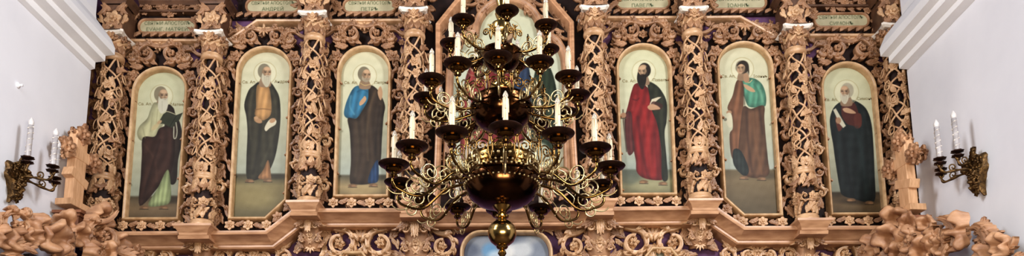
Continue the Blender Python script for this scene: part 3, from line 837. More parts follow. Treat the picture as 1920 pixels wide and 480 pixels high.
# ------------------------------------------------------------------ cornice, rails
def rail(name, label, pts, prof, Y, mat, cat='moulding', parent=None):
    q = [P(x, y, Y) for x, y in pts]
    loc = Vector((q[0].x, 0, q[0].z))
    mb = MB(); sweep2d(mb, [(p.x - loc.x, p.z - loc.z) for p in q], prof, 0.0)
    me = mb.mesh(name, mat); smooth_angle(me, 30)
    o = obj(name, me, parent, loc if parent is None else loc - Vector(parent.location))
    if parent is None: tag(o, label, cat, None, 'thing')
    return o

crn = thing('stepped_cornice', 'continuous moulded wooden cornice stepping up under the middle icons', 'cornice', P(947, 416, -0.2))
crn.location.y = 0
CP = [(-.075, -.1), (-.075, .10), (-.062, .112), (-.045, .112), (-.04, .125), (-.034, .13), (-.018, .15), (0.005, .185), (.022, .215), (.026, .235), (.036, .24), (.062, .24), (.068, .225), (.068, -.1)]
YCN = -0.2
xl = [(140, 449), (503, 446), (556, 405), (947, 404), (1336, 400), (1392, 438), (1745, 437)]
rail('moulding', '', xl[::1], CP, YCN, M_CORN, parent=crn)
def pedestal(x, y, w, h):
    """flared block breaking forward under a column"""
    p = P(x, y, -0.22); k = S(x, y, -0.22); w /= k; h /= k
    mb = MB()
    def ring(hw, d, z): return [(-hw, 0.12, z), (-hw, -d, z), (hw, -d, z), (hw, 0.12, z)]
    rows = [ring(w * .40, .075, -h), ring(w * .40, .085, -h * .78), ring(w * .36, .09, -h * .74), ring(w * .37, .095, -h * .6), ring(w * .42, .12, -h * .36), ring(w * .48, .135, -h * .2), ring(w * .5, .14, -h * .16), ring(w * .5, .14, 0)]
    o0 = mb.grid(rows); n = len(rows)
    mb.f.append((o0, o0 + 1, o0 + 2, o0 + 3)[::-1]); mb.f.append(tuple(o0 + (n - 1) * 4 + k for k in range(4)))
    l = crn.location
    build(mb, 'pedestal', M_CORN, crn, False, loc=(p.x - l.x, -0.22 - l.y, p.z - l.z))
for x, y, w, h in ((370, 427, 72, 26), (574, 384, 62, 26), (777, 385, 62, 28), (1124, 381, 62, 28), (1317, 381, 64, 26), (1519, 417, 66, 27), (182, 428, 60, 26), (1712, 418, 60, 26)):
    pedestal(x, y, w, h)

RP = [(-.016, -.08), (-.016, .03), (-.01, .042), (.004, .046), (.014, .04), (.02, .028), (.02, -.08)]
def railpair(label, pts): return rail('rail_moulding', label, pts, RP, -0.03, M_WOOD2)
railpair('thin wooden rail above the icon of the book-reading saint', [(214, 76), (385, 76)])
railpair('thin wooden rail rising above the icon of the ochre-tunic saint', [(414, 74), (432, 74), (482, 39), (578, 39)])
railpair('thin wooden rail above the icon of the blue-tunic saint', [(603, 39), (766, 38)])
railpair('thin wooden rail above the icon of the red-robed saint', [(1122, 33), (1287, 33)])
railpair('thin wooden rail falling away above the icon of the green-tunic youth', [(1310, 33), (1388, 32), (1452, 67), (1478, 67)])
railpair('thin wooden rail above the icon of the blue-black mantle saint', [(1502, 66), (1676, 66)])

# ------------------------------------------------------------------ carved surrounds
def surround(key, lc, rc, yr, ybot, label, seed):
    I = ICONS[key]; bl, br, sl, sr, top, ch = I.px
    def ex(y, side):
        a, b = (sl, bl) if side < 0 else (sr, br)
        return a[0] + (b[0] - a[0]) * (y - a[1]) / (b[1] - a[1])
    xc = (sl[0] + sr[0]) / 2; ys = sl[1]; rx = (sr[0] - sl[0]) / 2; ry = ys - top
    pb = P((bl[0] + br[0]) / 2, ybot, 0.09)
    root = thing('carved_surround', label, 'carving', (pb.x, 0.09, pb.z), 0, 'carved surrounds of the icons')
    pl = []
    yb = bl[1]
    # near-black board, shade of the gaps put in its colour
    mb = MB()
    q = [P(col_x(lc, ybot) + 10, ybot, .09), P(col_x(rc, ybot) - 10, ybot, .09), P(col_x(rc, top) - 26, top, .09), P(col_x(rc, yr) - 60, yr + 6, .09), P(col_x(lc, yr) + 60, yr + 6, .09), P(col_x(lc, top) + 26, top, .09)]
    vs = [(p.x - pb.x, d, p.z - pb.z) for d in (0.006, 0.019) for p in q]; n = len(q)
    mb.add(vs, [tuple(range(n))] + [(i, n + i, n + (i + 1) % n, (i + 1) % n) for i in range(n)])
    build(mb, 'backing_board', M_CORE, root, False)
    A = lambda *a, **k: opx(a[0], root, *a[1:], placed=pl, **k)
    yh = yr + (top - yr) * 0.55
    gap = top - yr
    A('palmette', xc, yr + 6, 26, 180, Y=-.0, mat='pale')
    for s, m in ((-1, False), (1, True)):
        A('scroll', xc + s * 23, yr + gap * .55, min(52, gap * 1.02), s * -10, not m, Y=.01, depth=1.)
        A('small_scroll', xc + s * 52, yr + gap * .58 + 4, 42, s * 30, m, Y=.015)
        A('open_flower', xc + s * 50, yr + gap * .62 + 4, 22, 20, Y=.0, mat='pale')
        A('leaf', xc + s * 30, yr + 12, 26, s * 115, m, Y=.01)
        A('curled_leaf', xc + s * 64, yr + gap * .3, 26, s * 40, m, Y=.02)
        A('sprig', xc + s * 6, top - 5, 24, s * 62, m, Y=.01)
        for k, th in enumerate((38, 58, 76)):
            t = math.radians(th)
            px, py = xc + s * (rx + 10) * math.sin(t), ys - (ry + 9) * math.cos(t)
            if k == 0: A('leaf', px - s * 6, py - 4, 26, s * (th + 62), m, Y=.01)
            else: A('small_scroll' if k == 2 else 'rosette', px + s * 2, py, 30 if k == 2 else 24, s * (th + 40), m, Y=.01)
        A('curled_leaf', xc + s * (rx + 20), ys - 30, 30, s * 10, not m, Y=.01)
    # side strips
    for s in (-1, 1):
        i = 0; y = ys + 6
        lim = yb - 8
        while y < lim:
            xe = ex(y, s)
            cxx = col_x(lc if s < 0 else rc, y)
            w = abs(cxx - xe) - 14
            w = max(20, w)
            cut = ch and ((ch[0] == 'r' and s > 0) or (ch[0] == 'l' and s < 0)) and y > yb - ch[1] + 2
            if cut: break
            x = xe + s * (w * .52)
            sz = min(38, w * 1.18)
            k = i % 3
            A('small_scroll' if k != 1 else 'scroll', x + s * (2 if i % 2 else 1), y, sz, (90 if i % 2 else -70) * s, (i % 2 == 0) ^ (s > 0), Y=.02, depth=1.0, mat='pale' if y > yb - 120 and i % 2 else '')
            A('leaf', xe + s * (w * (.36 if i % 2 else .75)), y + sz * .75, sz * .75, s * (35 if i % 2 else -18), i % 2 == 0, Y=.01)
            A('rosette' if i % 2 else 'sprig', xe + s * (w * (.8 if i % 2 else .34)), y + sz * .6, sz * .6, s * 30, False, Y=.012)
            y += sz * 1.12; i += 1
    # strip under the picture
    x0, x1 = bl[0] + (ch[1] if ch and ch[0] == 'l' else 0), br[0] - (ch[1] if ch and ch[0] == 'r' else 0)
    n = int((x1 - x0) / 17)
    for i in range(n + 1):
        x = x0 + (x1 - x0) * i / n
        k = ('rosette', 'leaf')[i % 2]
        A(k, x if k == 'rosette' else x - 8, yb + 10, 20, 0 if k == 'rosette' else 90, i % 4 == 1, Y=-.0, mat='pale' if k == 'rosette' else '')
    if ch:
        ax, ay, bx, by = (br[0] - ch[1], yb, br[0], yb - ch[1]) if ch[0] == 'r' else (bl[0], yb - ch[1], bl[0] + ch[1], yb)
        for i in range(4):
            t = (i + .3) / 3.6
            s = 1 if ch[0] == 'r' else -1
            A(('leaf', 'rosette')[i % 2], ax + (bx - ax) * t + s * 8, ay + (by - ay) * t + 8, 20, s * 45 * (1 if i % 2 else 1), Y=.0)
            A('sprig', ax + (bx - ax) * t + s * 16, ay + (by - ay) * t + 18, 18, s * 50, Y=.02)
    # tuck small leaves in the gaps
    def inside(x, y): return yr + 5 < y < ybot - 2 and col_x(lc, y) + 20 < x < col_x(rc, y) - 18
    def hole(x, y):
        if y > yb + 4: return False
        if y >= ys: 
            if ch and y > yb - ch[1]:
                k = y - (yb - ch[1])
                return (ex(y, -1) - 3 + (k if ch[0] == 'l' else 0) < x < ex(y, 1) + 3 - (k if ch[0] == 'r' else 0))
            return ex(y, -1) - 4 < x < ex(y, 1) + 4
        return ((x - xc) / (rx + 5)) ** 2 + ((y - ys) / (ry + 6)) ** 2 < 1
    left = 96 - len(root.children)
    fill(root, ((col_x(lc, 250) - 40, yr, col_x(rc, 250) + 40, ybot), inside), hole, pl, 7.0, 17, .05, min(left, 18), '', seed)
    return root

surround('scholar', 'c1', 'c2', 76, 432, 'carved scrollwork around the icon of the book-reading saint', 1)
surround('staff', 'c2', 'c3', 48, 432, 'carved scrollwork around the icon of the ochre-tunic saint', 2)
surround('blue', 'c3', 'c4', 39, 391, 'carved scrollwork around the icon of the blue-tunic saint', 3)
surround('red', 'c5', 'c6', 33, 387, 'carved scrollwork around the icon of the red-robed saint', 4)
surround('youth', 'c6', 'c7', 40, 425, 'carved scrollwork around the icon of the green-tunic youth', 5)
surround('elder', 'c7', 'c8', 66, 424, 'carved scrollwork around the icon of the blue-black mantle saint', 6)

# narrow carved strips between the outermost columns and the piers
def edge_strip(label, key, s):
    a, b = COLX[key][0], COLX[key][1]
    p = P(col_x(key, 424) + s * 22, 424, 0)
    root = thing('carved_edge_strip', label, 'carving', (p.x, .09, p.z), 0, 'carved edge strips at the piers')
    for i in range(10):
        y = 100 + i * 34
        x = col_x(key, y) + s * 27
        opx('small_scroll' if i % 2 else 'scroll', root, x, y, 34, 90 * s, (i % 2 == 0) ^ (s > 0), .03)
        opx('leaf', root, x - s * 5, y + 24, 26, s * 30, False, .03)
edge_strip('narrow carved strip at the left pier, left of the outermost column', 'c1', -1)
edge_strip('narrow carved strip at the right pier, right of the outermost column', 'c8', 1)
# ------------------------------------------------------------------ middle bay: wide trefoil-headed picture in a tall octagonal frame
def outline_mesh_icon(name, label, path_px, Yf, Yp, fn, prof, cat='icon', mat=None):
    """picture whose outline is given by photo points, counter-clockwise from lower left (convex in x)"""
    q = [P(x, y, Yf) for x, y in path_px]
    xz = [(p.x, p.z) for p in q]
    zb = min(z for _, z in xz); xm = sum(x for x, _ in xz) / len(xz)
    root = thing(name, label, cat, (xm, Yp, zb)); L = -Vector(root.location)
    mb = MB(); sweep2d(mb, xz, prof, Yf, True); build(mb, 'frame', mat or M_WOOD, root, loc=L)
    ins = 0.012
    def outl(z):
        xs = []
        n = len(xz)
        for i in range(n):
            (ax, az), (bx, bz) = xz[i], xz[(i + 1) % n]
            if (az > z) != (bz > z): xs.append(ax + (bx - ax) * (z - az) / (bz - az))
        if len(xs) < 2: return (xm, xm)
        return (min(xs) + ins, max(xs) - ins)
    zt = max(z for _, z in xz)
    me = painting_mesh('painting', outl, (min(x for x, _ in xz), max(x for x, _ in xz)), (zb + .012, zt - .012), Yp, fn, .006)
    obj('painting', me, root, L)
    return root

def arc(cx, cy, rx, ry, a0, a1, n=10):
    return [(cx + rx * math.cos(math.radians(a0 + (a1 - a0) * i / n)), cy - ry * math.sin(math.radians(a0 + (a1 - a0) * i / n))) for i in range(n + 1)]

path = [(842, 316), (1060, 316), (1056, 128)] + arc(1018, 122, 37, 52, 0, 78, 7) + [(1012, 66)] + arc(953, 62, 57, 58, 0, 180, 18) + [(894, 66)] + arc(886, 122, 37, 52, 102, 180, 7) + [(848, 128)]
PR2 = [(-0.06, -0.03), (-0.06, 0.03), (-.05, .045), (-.03, .045), (-.022, .03), (-.012, .028), (-.004, .036), (.004, .03), (.012, .012), (.016, -.045)]
outline_mesh_icon('wide_icon', 'wide trefoil-headed picture of three saints behind the chandelier', path, -0.0, .045, paint_trio, PR2)

def board_frame(pts, label):
    q = [P(x, y, -.06) for x, y in pts]
    root_p = q[0]
    mb = MB(); sweep2d(mb, [(p.x - q[0].x, p.z - q[0].z) for p in q], [(-.03, -.15), (-.03, .015), (-.022, .03), (-.006, .034), (.004, .022), (.016, .022), (.024, .034), (.032, .015), (.032, -.15)], 0)
    me = mb.mesh('octagon_frame', M_CORN); smooth_angle(me, 30)
    o = obj('octagon_frame', me, None, (q[0].x, -.06, q[0].z)); tag(o, label, 'moulding', None, 'thing'); return o
board_frame([(1083, 396), (1074, 250), (1071, 44), (1036, 4), (1010, -30), (890, -28), (856, 6), (822, 48), (822, 250), (816, 398)], 'tall octagonal wooden moulding framing the picture behind the chandelier')

# carved infill of the middle bay
p0 = P(947, 396, .09)
mid = thing('carved_surround', 'carved scrollwork around the wide picture behind the chandelier', 'carving', (p0.x, .09, p0.z), 0, 'carved surrounds of the icons')
pl = []
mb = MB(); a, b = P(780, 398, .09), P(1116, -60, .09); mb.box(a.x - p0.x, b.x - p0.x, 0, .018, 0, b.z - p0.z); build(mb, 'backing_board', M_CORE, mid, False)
for s in (-1, 1):
    xe = 947 + s * 114
    for i, y in enumerate((88, 52, 24)):
        opx('scroll', mid, (947 + s * (95 - i * 24)) + 2, y - 6, 36, s * 20, s > 0, .02, placed=pl)
    opx('rosette', mid, 947 + s * 78, 42, 24, 0, False, 0, 'pale', placed=pl)
    for i in range(8):
        y = 108 + i * 38
        x = xe + s * (.0 + (y - 100) * .012)
        if y < 320: opx('small_scroll', mid, x + s * 2, y, 24, 90 * s, (i % 2 == 0) ^ (s > 0), .02, placed=pl)
        # outer strip between the octagon frame and the column
        xo = 947 + s * (148 + (y - 100) * .02)
        opx('scroll' if i % 2 else 'small_scroll', mid, xo, y + 8, 30, 80 * s, (i % 2 == 0) ^ (s < 0), .0, placed=pl)
        opx('leaf', mid, xo + s * 4, y + 30, 24, -s * 30, False, .02, placed=pl)
    for i in range(4): opx('leaf', mid, 947 + s * (136 - i * 3), 60 - i * 20, 26, s * (30 + i * 20), i % 2 == 0, .02, placed=pl)
for i in range(9):
    x = 850 + i * 24
    opx('scroll' if i % 2 == 0 else 'leaf', mid, x, 344 if i % 2 == 0 else 354, 32, (i % 4) * 40, i % 4 == 0, .02, placed=pl)
    opx('rosette' if i % 2 else 'curled_leaf', mid, x + 6, 376, 26, i * 50, False, .02, placed=pl)
fill(mid, ((830, -20, 1066, 96), lambda x, y: abs(x - 947) < 122 - max(0, 46 - y) * .8), lambda x, y: ((x - 953) / 72) ** 2 + ((y - 62) / 72) ** 2 < 1 or (abs(x - 950) < 106 and y > 78), pl, 8, 20, .05, 26, '', 21)

# ------------------------------------------------------------------ friezes under the cornice
def frieze(label, x0, x1, y0, y1, seed, dens=26, hole=None):
    pb = P((x0 + x1) / 2, y1, .05)
    root = thing('carved_frieze', label, 'carving', (pb.x, .05, pb.z), 0, 'carved friezes on purple under the cornice')
    pl = []; rnd = random.Random(seed)
    def opx(kind, root, x, y, size, *a, **k):
        if not (hole and hole(x, y)): return globals()['opx'](kind, root, x, y, size, *a, **k)
    h = y1 - y0; xm = (x0 + x1) / 2; w = x1 - x0
    n = max(1, round(w / 2 / 52))
    for s in (-1, 1):
        for i in range(n):
            x = xm + s * (w / 2) * (i + .5) / n
            opx('scroll', root, x, y0 + h * .44, min(70, w / 2 / n * 1.2), s * -20 + 180 * (i % 2), (s > 0) ^ (i % 2 == 1), .04, 'pale', 1.0, pl)
            for dx, dy, an in ((-28, -18, -50), (28, -18, 50), (-30, 22, -130), (30, 22, 130), (0, -26, 10), (4, 30, 170)):
                opx('leaf', root, x + dx * .55, y0 + h * .44 + dy * .55, 34, an, dx * s > 0, .06, '', placed=pl)
            opx('open_flower', root, x + s * 3, y0 + h * .44, 22, 20, False, .02, 'pale', placed=pl)
            opx('leaf', root, x - s * 14, y0 + 16, 30, s * 60, s > 0, .05, 'pale', placed=pl)
            opx('curled_leaf', root, x + s * 20, y0 + h * .86, 34, s * 140, s < 0, .05, 'pale', placed=pl)
            opx('sprig', root, x + s * 20, y0 + 20, 28, s * 20, s < 0, .05, 'pale', placed=pl)
    opx('palmette', root, xm, y0 + 28, 34, 0, False, .03, 'pale', placed=pl)
    opx('straight_leaf', root, xm, y0 + h * .95, 40, 0, False, .04, 'pale', placed=pl)
    fill(root, ((x0, y0, x1, y1), lambda x, y: x0 + 6 < x < x1 - 6 and y0 + 5 < y < y1), hole or (lambda x, y: False), pl, 7.5, 25, .05, min(dens + 24, 94 - len(root.children)), 'pale', seed)
    return root
frieze('carved leaf frieze on purple, lowest strip at the left under the book-reading saint', 205, 348, 458, 520, 31)
frieze('carved leaf frieze on purple under the ochre-tunic saint', 398, 556, 456, 520, 32, 34)
frieze('carved leaf frieze on purple under the blue-tunic saint', 602, 752, 418, 510, 33, 26)
frieze('carved leaf frieze on purple under the chandelier', 806, 1100, 418, 520, 36, 30, lambda x, y: abs(x - 949) < 106 and y > 424 + max(0, abs(x - 949) - 70) * .7)
frieze('carved leaf frieze on purple under the red-robed saint', 1152, 1294, 416, 510, 34, 26)
frieze('carved leaf frieze on purple under the green-tunic youth', 1342, 1498, 450, 520, 35, 34)
frieze('carved leaf frieze on purple, lowest strip at the right under the blue-black mantle saint', 1544, 1690, 450, 520, 37)

# small pictures under the cornice
op = [(868, 540), (1031, 540), (1031, 474)] + arc(997, 474, 34, 36, 0, 90, 8)[1:] + arc(902, 474, 34, 36, 90, 180, 8)
PR3 = [(-.028, -.06), (-.028, .03), (-.02, .042), (-.008, .04), (0, .024), (.006, .0), (.008, -.04)]
outline_mesh_icon('oval_icon', 'round-cornered picture of blue-grey clouds below the hanging brass ball', op, -.03, .01, paint_clouds, PR3, mat=M_GILT)
def paint_dim(p): p.vgrad([(460, (86, 96, 92)), (520, (70, 66, 56))]); p.ell(660, 500, 20, 20, (150, 140, 110), 8, .6); p.ell(1240, 492, 20, 20, (150, 140, 110), 8, .6)
for lab, x0, x1, y in (('small octagonal picture under the blue-tunic saint, mostly below the edge', 634, 690, 476), ('small octagonal picture under the red-robed saint, mostly below the edge', 1212, 1268, 468)):
    outline_mesh_icon('small_icon', lab, [(x0, 520), (x1, 520), (x1, y + 14), (x1 - 12, y), (x0 + 12, y), (x0, y + 14)], -.03, .01, paint_dim, [(-.02, -.06), (-.02, .03), (-.008, .04), (.004, .0), (.006, -.04)], mat=M_GILT)

# ------------------------------------------------------------------ carved consoles
def console(label, x, y0, y1, w):
    p = P(x, y1, -.1); k = S(x, y1, -.1); h = P(x, y0, -.1).z - p.z; W = w / k
    root = thing('carved_console', label, 'console', (p.x, .09, p.z), 0, 'carved consoles under the columns')
    mb = MB()
    prof = [(0, .09), (.12, .12), (.3, .15), (.5, .16), (.7, .19), (.86, .23), (.94, .25), (1, .25)]
    rows = [[(-W * .36, 0, h * t), (-W * .36, -d + .03, h * t), (-W * .2, -d, h * t), (W * .2, -d, h * t), (W * .36, -d + .03, h * t), (W * .36, 0, h * t)] for t, d in prof]
    mb.grid(rows); build(mb, 'block', M_WOOD, root)
    def o(kind, u, t, size, ang, mir=False, mat='pale'):
        d = np.interp(t, [q[0] for q in prof], [q[1] for q in prof])
        return orn(kind, root, u * W, t * h, size * W, ang, mir, -d + .02, mat, 1.0)
    o('straight_leaf', 0, .98, .62, 180); o('rosette', 0, .5, .5, 0); o('straight_leaf', 0, .05, .5, 0); o('palmette', 0, .14, .5, 180)
    for s in (-1, 1):
        o('small_scroll', s * .32, .78, .52, s * 40, s > 0); o('small_scroll', s * .3, .34, .48, s * -60, s < 0)
        o('leaf', s * .22, .98, .5, s * 150, s > 0, ''); o('curled_leaf', s * .36, .55, .42, s * 160, s < 0, ''); o('leaf', s * .3, .1, .42, s * 60, s > 0, ''); o('sprig', s * .2, .5, .4, s * 80, s > 0, '')
    return root
console('carved console under the column between book-reader and ochre-tunic saint', 372, 450, 520, 46)
console('carved console under the column between ochre-tunic and blue-tunic saint', 578, 412, 465, 44)
console('carved console left of the hanging brass ball, under the column there', 778, 414, 490, 58)
console('carved console right of the hanging brass ball, under the column there', 1126, 409, 488, 58)
console('carved console under the column between red-robed saint and green-tunic youth', 1316, 407, 460, 46)
console('carved console under the column between green-tunic youth and blue-black mantle saint', 1519, 443, 512, 46)

# ------------------------------------------------------------------ upper zone: leaf strips, plaques, corner blocks, next cornice
def upper(label, x0, x1, yr, ycap, seed):
    """between the thin rail (bottom yr) and ycap"""
    pb = P((x0 + x1) / 2, yr, .06)
    root = thing('carved_attic_panel', label, 'carving', (pb.x, .06, pb.z), 0, 'carved attic panels above the icons')
    a, b = P(x0 - 6, yr, .07), P(x1 + 6, ycap, .07)
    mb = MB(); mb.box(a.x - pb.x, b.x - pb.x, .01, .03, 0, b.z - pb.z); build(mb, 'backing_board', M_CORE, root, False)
    pl = []
    n = int((x1 - x0) / 15)
    for i in range(n + 1): opx('leaf', root, x0 + (x1 - x0) * i / n, yr - 3, 15, 40, False, .02, placed=pl)
    fill(root, ((x0, ycap, x1, yr - 12), lambda x, y: True), lambda x, y: (abs(x - (x0 + x1) / 2) < 54 and yr - 42 < y < yr - 12), pl, 7, 19, .02, 62, '', seed)
    return root
def leaf_rows(root, x0, x1, ys):
    for y in ys:
        n = int((x1 - x0) / 15)
        for i in range(n + 1): opx('curled_leaf' if i % 2 else 'rosette', root, x0 + (x1 - x0) * i / n, y, 17, 60, i % 4 == 1, -.005)
def plaque(label, cx, cy, w, h, lines, ink=None):
    p = P(cx, cy, -.01); k = S(cx, cy, -.01); W, Hh = w / k / 2, h / k / 2
    root = thing('inscription_plaque', label, 'plaque', (p.x, .03, p.z - Hh), 0, 'painted name plaques')
    r = Hh * .92
    def shape(g):
        R = r - g; out = []
        for sx, sz, a0 in ((1, -1, -90), (1, 1, 0), (-1, 1, 90), (-1, -1, 180)):
            for i in range(6):
                a = math.radians(a0 + i * 18); out.append((sx * (W - r) + R * math.cos(a), Hh + sz * (Hh - r) + R * math.sin(a)))
        return out
    mb = MB(); sweep2d(mb, shape(0), [(-.012, -.04), (-.012, .02), (-.004, .03), (.006, .026), (.012, .0)], 0, True); build(mb, 'frame', M_WOOD, root)
    mb = MB(); mb.add([(x, -.004, z) for x, z in shape(.004)], [tuple(range(24))]); pa = build(mb, 'painted_panel', M_PLAQ, root, False)
    for i, t in enumerate(lines):
        s = (h / (len(lines) + .55)) / k
        tm = text_mesh(t, s * .92, ink or M_INKG, 'inscription')
        o = obj('inscription', tm, pa, (0, -.009, Hh * (1 + (len(lines) - 1 - 2 * i) * .46 if len(lines) > 1 else 1)), (PI / 2, 0, 0))
        wd = max(v.co.x for v in tm.vertices) - min(v.co.x for v in tm.vertices)
        if wd > W * 1.62: o.scale.x = W * 1.62 / wd
    return root
leaf_rows(upper('carved panel around the plaque above the book-reading saint', 236, 376, 72, -60, 41), 244, 372, (14, -8))
upper('carved panel around the plaque above the ochre-tunic saint', 428, 566, 35, -60, 42)
upper('carved panel around the plaque above the blue-tunic saint', 618, 756, 34, -60, 43)
upper('carved panel around the plaque above the red-robed saint', 1134, 1276, 29, -60, 44)
upper('carved panel around the plaque above the green-tunic youth', 1322, 1466, 28, -60, 45)
leaf_rows(upper('carved panel around the plaque above the blue-black mantle saint', 1514, 1650, 62, -60, 46), 1520, 1646, (4, -18))
plaque('pale name plaque above the book-reading saint', 311, 46, 106, 27, ['СВЯТЫЙ АПОСТОЛЪ', 'ЕѴАНГ. МАТѲЕЙ'])
plaque('pale name plaque above the ochre-tunic saint', 510, 8, 100, 27, ['СВЯТЫЙ АПОСТОЛЪ', 'АНДРЕЙ'])
plaque('pale name plaque above the blue-tunic saint', 692, 8, 98, 27, ['СВЯТЫЙ АПОСТОЛЪ', 'ПЕТРЪ'])
plaque('pale name plaque above the red-robed saint', 1206, 1, 100, 28, ['СВЯТЫЙ АПОСТОЛЪ', 'ПАВЕЛЪ'])
plaque('pale name plaque above the green-tunic youth', 1386, 1, 104, 28, ['СВЯТЫЙ АПОСТОЛЪ', 'ІОАННЪ'])
plaque('pale name plaque above the blue-black mantle saint', 1580, 35, 102, 27, ['СВЯТЫЙ АПОСТОЛЪ', 'СИМОНЪ'])

def attic_block(label, key, dx=0):
    a, b, x, zb, zt = COLX[key]
    root = thing('rosette_block', label, 'carving', (x, .06, zt + .003), 0, 'carved rosette blocks on the column capitals')
    mb = MB(); mb.box(-.1, .1, -.27, .0, 0, .31); build(mb, 'block', M_WOODD, root, False)
    def o(kind, u, z, s, ang, mir=False, mat=''): return orn(kind, root, u, z, s, ang, mir, -.27, mat)
    o('rosette', 0, .15, .17, 15, mat='pale'); o('open_flower', 0, .15, .1, 0, mat='pale')
    for s in (-1, 1):
        o('leaf', s * .02, .06, .13, s * 110, s < 0); o('leaf', s * .02, .24, .13, s * 70, s > 0); o('curled_leaf', s * .08, .02, .14, s * -10, s > 0); o('curled_leaf', s * .08, .3, .14, s * 190, s > 0); o('sprig', s * .09, .1, .13, s * 40, s > 0, 'pale')
    mb = MB()
    rows = [[(-w, .0, z), (-w, -d, z), (w, -d, z), (w, .0, z)] for w, d, z in ((.115, .285, .312), (.125, .295, .33), (.14, .31, .35), (.16, .33, .365), (.16, .33, .39), (.15, .32, .40))]
    mb.grid(rows); build(mb, 'capping', M_WOODD, root, False)
    mb = MB(); mb.box(-.15, .15, -.31, 0, .402, .5); build(mb, 'purple_band', M_PURPD, root, False)
    return root
for k, lab in (('c1', 'carved rosette block on the capital beside the left pier'), ('c2', 'carved rosette block on the capital right of the book-reading saint'), ('c3', 'carved rosette block on the capital left of the blue-tunic saint'),
               ('c4', 'carved rosette block on the capital right of the blue-tunic saint'), ('c5', 'carved rosette block on the capital left of the red-robed saint'), ('c6', 'carved rosette block on the capital right of the red-robed saint'),
               ('c7', 'carved rosette block on the capital left of the blue-black mantle saint'), ('c8', 'carved rosette block on the capital beside the right pier')):
    attic_block(lab, k)
# outer attic mouldings, with the upper gloom put into their wood colour
for lab, pts in (('dim upper moulding above the plaque of the book-reading saint', [(232, 6), (380, 6)]), ('dim upper moulding above the plaque of the blue-black mantle saint', [(1512, -4), (1658, -4)])):
    rail('upper_moulding', lab, pts, [(-.02, -.1), (-.02, .02), (-.008, .03), (.01, .05), (.02, .05), (.02, -.1)], -.02, M_WOODD)
for lab, pts in (('thin inner moulding over the plaque of the book-reading saint', [(236, 22), (378, 22)]), ('thin inner moulding over the plaque of the blue-black mantle saint', [(1512, 12), (1656, 12)])):
    rail('upper_moulding', lab, pts, [(-.01, -.06), (-.01, .02), (.004, .03), (.012, .02), (.012, -.06)], -.0, M_WOODD)
# ------------------------------------------------------------------ chandelier
YCH = -3.0
AX = P(941, 330, YCH).x
def zc(y, x=941): return P(x, y, YCH).z
KC = S(941, 260, YCH)                 # photo pixels per metre on the axis
def m(px): return px / KC
ZB = zc(482)
ch = thing('chandelier', 'large three-tiered brass chandelier with white electric candles hanging before the screen', 'chandelier', (AX, YCH, ZB))
def lz(y): return zc(y) - ZB
def body(name, prof_px, mat, n=40):
    mb = MB(); mb.lathe([(max(.0005, m(r)), lz(y)) for r, y in prof_px], n)
    me = mb.mesh(name, mat); smooth_angle(me, 40)
    return obj(name, me, ch)
body('finial', [(0, 484), (5, 480), (8, 475), (6, 470), (4, 468), (9, 466), (11, 463), (8, 460)], M_BRASSL)
body('lower_ball', [(7, 461), (14, 459), (21, 453), (25.5, 444), (26.5, 437), (25, 428), (20, 420), (13, 415), (9, 413), (8, 410), (12, 408), (13, 405), (9, 402), (7, 398)], M_BRASSL)
body('lower_stem', [(7, 400), (10, 396), (16, 391), (18, 387), (13, 384), (9, 380)], M_BRASSL)
body('great_bowl', [(14, 388), (32, 386), (48, 380), (60, 370), (67, 358), (70, 346), (70, 338), (75, 336), (76, 331), (70, 328)], M_BRASSD)
body('pierced_band', [(70, 329), (64, 325), (64, 321), (68, 319), (68, 306), (64, 303), (65, 299), (52, 295), (28, 292), (14, 288)], M_BRASS)
# beading round the great bowl
for (yy, rr, sz, nn) in ((333, 76, 2.6, 52), (312, 69, 3.2, 42), (350, 70, 2.2, 46), (322, 65, 2.4, 40)):
    mb = MB()
    for k in range(nn):
        a = 2 * PI * k / nn; mb.ball((m(rr) * math.cos(a), m(rr) * math.sin(a), lz(yy)), m(sz), 6, 4)
    build(mb, 'beading', M_WIRE, ch)
body('stem_vase', [(10, 310), (10, 305), (14, 303), (22, 298), (27, 290), (28, 282), (29, 278), (26, 275), (12, 273), (8, 268), (7, 255), (11, 252), (11, 248), (7, 245)], M_BRASSL)
body('middle_bowl', [(9, 246), (22, 243), (38, 237), (50, 228), (56, 216), (57, 208), (60, 206), (60, 202), (54, 200), (52, 192), (54, 188), (40, 184), (16, 182), (10, 178)], M_BRASSD)
body('middle_vase', [(9, 182), (16, 176), (21, 170), (22, 163), (20, 158), (10, 155), (7, 148), (6, 138), (10, 136), (10, 132)], M_BRASSL)
body('upper_bowl', [(8, 134), (20, 130), (30, 122), (36, 112), (37, 104), (39, 102), (39, 99), (34, 97), (20, 94), (9, 92)], M_BRASSD)
body('upper_stem', [(9, 94), (12, 88), (10, 82), (7, 78), (7, 72), (10, 68), (17, 62), (20, 54), (18, 46), (10, 42), (7, 38), (10, 32), (12, 26), (9, 20), (6, 14), (9, 6), (12, -6), (9, -16), (6, -24), (5, -40)], M_BRASSL)
# lamp rod up to the vault
mb = MB(); mb.lathe([(m(5), lz(-38)), (m(4), lz(-60)), (m(4), ZC - ZB)], 10); build(mb, 'hanging_rod', M_BRASSD, ch)

